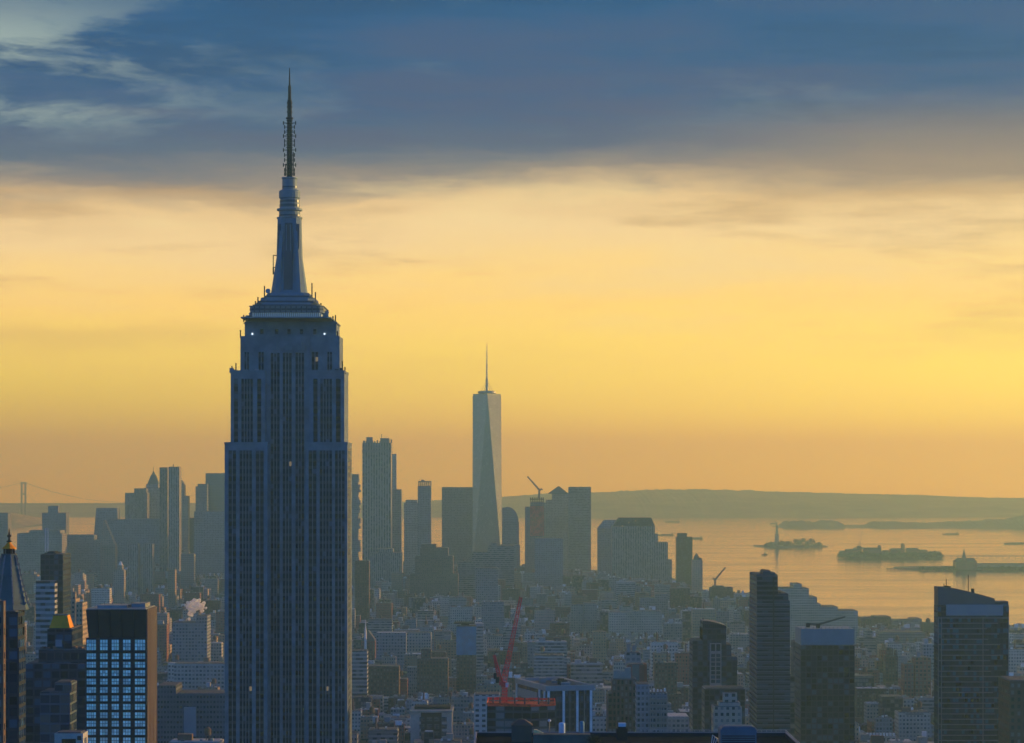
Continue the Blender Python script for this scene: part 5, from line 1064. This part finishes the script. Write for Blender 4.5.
for (x0, x1, y0, y1, h) in CAND:
    if not (in_land(x0, y0, 12) and in_land(x1, y1, 12) and in_land(x1, y0, 12)): continue
    p0, p1 = 512+x0/y0*F, 512+x1/y0*F
    if p1 < -90 or p0 > 1115: continue
    if any(x0 < f[1] and x1 > f[0] and y0 < f[3] and y1 > f[2] for *_, f in HERO if f[3] > 0): continue
    top = HY+(CH-h)/y0*F; need = SKY((p0+p1)/2)+cr_.uniform(0, 9)
    for (a, c, yt, D, vis, f) in HERO:
        if D > y0 and p0 < c+1 and p1 > a-1: need = max(need, vis-cr_.uniform(0, 4))
    if top < need: h = CH-(need-HY)*y0/F
    if h < 7: continue
    GOOD.append((y0, x0, x1, y1, h))
GOOD.sort()
free = np.ones((743, 1024), bool); items = [(g[0], g, None) for g in GOOD]+[(h_[3], None, h_) for h_ in HERO]
items.sort(key=lambda i: i[0]); VIS = []
for D, g, h_ in items:
    if g:
        y0, x0, x1, y1, h = g; a, c = 512+x0/y0*F, 512+x1/y0*F; t_ = HY+(CH-h)/y0*F; tr_ = HY+(CH-h)/y1*F
    else: a, c, tr_ = h_[0], h_[1], h_[2]
    i0, i1, j0 = max(0, int(a)), min(1024, int(c)+1), max(0, int(tr_))
    if i1 <= i0 or j0 >= 743: 
        if g: VIS.append((0, g, 0, 0))
        continue
    sub = free[j0:, i0:i1]; n = int(sub.sum())
    if g:
        ys_, xs_ = np.nonzero(sub); VIS.append((n, g, (i0+xs_.mean()) if n else 0, (j0+ys_.mean()) if n else 0))
    sub[:] = False
VIS.sort(key=lambda v: -v[0])
NB = 205
pick = [v for v in VIS if v[0] > 12][:NB]; rest = [v for v in VIS if v not in pick] if False else VIS[len(pick):]
USED = set(); lr = random.Random(21)
ROOFS = ['a bare roof', 'one roof hut', 'two roof huts', 'a water tank', 'a hut and tank', 'a chimney']
import re
WC = lambda s_: len(re.findall(r"[A-Za-z0-9][A-Za-z0-9']*", s_))
def roof_bits(T, x0, x1, y0, y1, z, kind_, r_):
    ww, dd = x1-x0, y1-y0
    def hutp(fx_, w_, hh):
        b_ = MB(); xa = x0+ww*fx_; b_.box(xa, xa+w_, y0+dd*.3, y0+dd*.3+min(6, dd*.4), z, z+hh); return b_.build('rooftop_hut', M[r_.choice(['hut', 'hutd', 'roof_pale'])], T)
    def tankp(fx_):
        cx, cy = x0+ww*fx_, y0+dd*r_.uniform(.3, .6); b_ = MB()
        for i in range(4): b_.tube((cx+1.3*math.cos(i*1.57+.7), cy+1.3*math.sin(i*1.57+.7), z), (cx+1.3*math.cos(i*1.57+.7), cy+1.3*math.sin(i*1.57+.7), z+3), .16, 4)
        b_.lathe(cx, cy, [(1.9, z+3), (1.9, z+6.4), (2.05, z+6.5), (.1, z+8)], 10); return b_.build('water_tank', M['tank'], T)
    for i in range(r_.choice([2, 3, 4, 5])):
        b_ = MB(); xa, ya = x0+ww*r_.uniform(.05, .85), y0+dd*r_.uniform(.02, .28); b_.box(xa, xa+r_.uniform(.8, 2.4), ya, ya+r_.uniform(.8, 2), z, z+r_.uniform(.6, 1.8))
        b_.build('roof_vent', M[r_.choice(['white', 'steel', 'hut', 'hutd'])], T)  # vents, the pale ones added to stand in for sunlit roof glints
    if kind_ == 1: hutp(r_.uniform(.2, .5), ww*.28, r_.uniform(3, 5.5))
    elif kind_ == 2: hutp(.1, ww*.22, r_.uniform(3, 5)); hutp(.6, ww*.25, r_.uniform(3, 5))
    elif kind_ == 3: tankp(r_.uniform(.25, .75))
    elif kind_ == 4: hutp(.12, ww*.3, r_.uniform(3, 5)); tankp(.75)
    elif kind_ == 5:
        b_ = MB(); cx = x0+ww*r_.uniform(.2, .8); b_.tube((cx, y0+dd*.5, z), (cx, y0+dd*.5, z+r_.uniform(6, 10)), .9, 8, r2=.7); b_.build('chimney', M['hutd'], T)
for n, (y0, x0, x1, y1, h), pxm, pym in pick:
    w_ = x1-x0; shape = 'stepped block' if (h > 34 and lr.random() < .4) else ('slim tower' if h > 2.2*w_ else ('low wide block' if w_ > 1.3*h else 'flat-topped block'))
    best = sorted(ANCH, key=lambda a: (a[1]-pxm)**2+1.6*(a[2]-pym)**2)
    done = False
    for an in best[:7]:
        ddx, ddy = pxm-an[1], pym-an[2]
        rel = ('right of' if ddx > 0 else 'left of') if abs(ddx) > abs(ddy)*1.3 else ('below' if ddy > 0 else 'above')
        opts = [(c_, k) for c_ in FCN for k in range(6)]; lr.shuffle(opts)
        for c_, k in opts:
            # a label must part this block from every other by colour or roof, whatever its shape
            key = (c_, k, an[0], rel)
            if key in USED or sum(1 for u in USED if u[0] == c_ and u[2] == an[0]) > 3: continue
            USED.add(key); done = True; break
        if done: break
    lab = f'{c_} {shape} with {ROOFS[k]}, {rel} {an[0]}'
    if WC(lab) > 16: lab = lab.replace(shape, 'block')
    if WC(lab) > 16: lab = lab.replace(' with a ', ' with ').replace('the ', '')
    nm = {'stepped block': 'stepped_block', 'slim tower': 'slim_tower', 'low wide block': 'low_block', 'flat-topped block': 'flat_roofed_block'}[shape]
    T = thing(nm, lab, 'building', ((x0+x1)/2, (y0+y1)/2, 2), 'city blocks between the towers')
    wb, rb = MB(), MB(); bay, fl = lr.uniform(2.0, 3.3), lr.uniform(2.9, 3.6)
    if shape == 'stepped block':
        h1 = h*lr.uniform(.62, .85); ix = w_*lr.uniform(.12, .24); sx0, sx1 = x0+ix*lr.choice([.3, 1, 1.6]), x1-ix
        wb.box(x0, x1, y0, y1, 2, h1, bay=bay, fl=fl); wb.box(sx0, sx1, y0+2, y1-2, h1, h, bay=bay, fl=fl)
        rb.prism(inset(rect(sx0, sx1, y0+2, y1-2), .9), h, h+.3); roof_bits(T, sx0+1, sx1-1, y0+3, y1-3, h+.3, k, lr)
    else:
        wb.box(x0, x1, y0, y1, 2, h, bay=bay, fl=fl); rb.prism(inset(rect(x0, x1, y0, y1), .8), h, h+.3); roof_bits(T, x0+1, x1-1, y0+1, y1-1, h+.3, k, lr)
    if lr.random() < .5: wb.box(x0-.35, x1+.35, y0-.35, y0-.01, h-1.6 if shape != 'stepped block' else h1-1.6, (h if shape != 'stepped block' else h1)-.3, bay=90, fl=90)
    wb.build('wall', FC[c_], T); rb.build('roof', M[lr.choice(['roof', 'roof', 'roof_pale'])], T)
# everything smaller: one mass
wb = MB(); sr = random.Random(31); mats = [FC[c_] for c_ in FCN]+[M['tank'], M['hut'], M['white'], M['hutd']]
for n, (y0, x0, x1, y1, h), *_ in rest:
    i = sr.choices(range(10), [14, 12, 12, 14, 12, 8, 6, 10, 8, 6])[0]; bay, fl = sr.uniform(2.0, 3.4), sr.uniform(3.0, 3.7)
    if h > 30 and sr.random() < .4:
        h1 = h*sr.uniform(.6, .85); ix = (x1-x0)*.16; wb.box(x0, x1, y0, y1, 2, h1, mat=i, bay=bay, fl=fl); wb.box(x0+ix, x1-ix*sr.random(), y0+2, y1-2, h1, h, mat=i, bay=bay, fl=fl)
    else: wb.box(x0, x1, y0, y1, 2, h, mat=i, bay=bay, fl=fl)
    for q_ in range(sr.choice([1, 1, 2, 3, 4])):
        xa = x0+(x1-x0)*sr.uniform(.2, .6); ya = y0+(y1-y0)*sr.uniform(.05, .6); wb.box(xa, xa+sr.uniform(2, 6), ya, ya+sr.uniform(2, 6), h, h+sr.uniform(1.5, 5.5), mat=sr.choice([11, 11, 13, 12]))  # roof clutter, its white boxes added in place of sunlit glints
    if sr.random() < .25: wb.lathe((x0+x1)/2, y0+6, [(1.8, h), (1.8, h+6), (.1, h+7.6)], 8, mat=10)
kind(wb.build('city_blocks', mats), 'stuff')
print('blocks', len(GOOD), 'picked', len(pick), 'smallest', pick[-1][0] if pick else 0, 'heroes', len([o for o in bpy.data.objects if o.get('label')]))

# ------------------------------------------------------------------ the air
hz = bpy.data.materials.new('haze'); hz.use_nodes = True; n_ = hz.node_tree; n_.nodes.clear()
ov = n_.nodes.new('ShaderNodeOutputMaterial'); pvn = n_.nodes.new('ShaderNodeVolumePrincipled'); n_.links.new(pvn.outputs[0], ov.inputs['Volume'])
pvn.inputs['Color'].default_value = (.32, .60, .72, 1); pvn.inputs['Absorption Color'].default_value = (1, 1, .30, 1); pvn.inputs['Density'].default_value = 1.65e-4; pvn.inputs['Anisotropy'].default_value = .75
b = MB(); b.box(-9500, 9500, -9500, 23500, -7, 560, bottom=True)
kind(b.build('haze', hz), 'stuff')
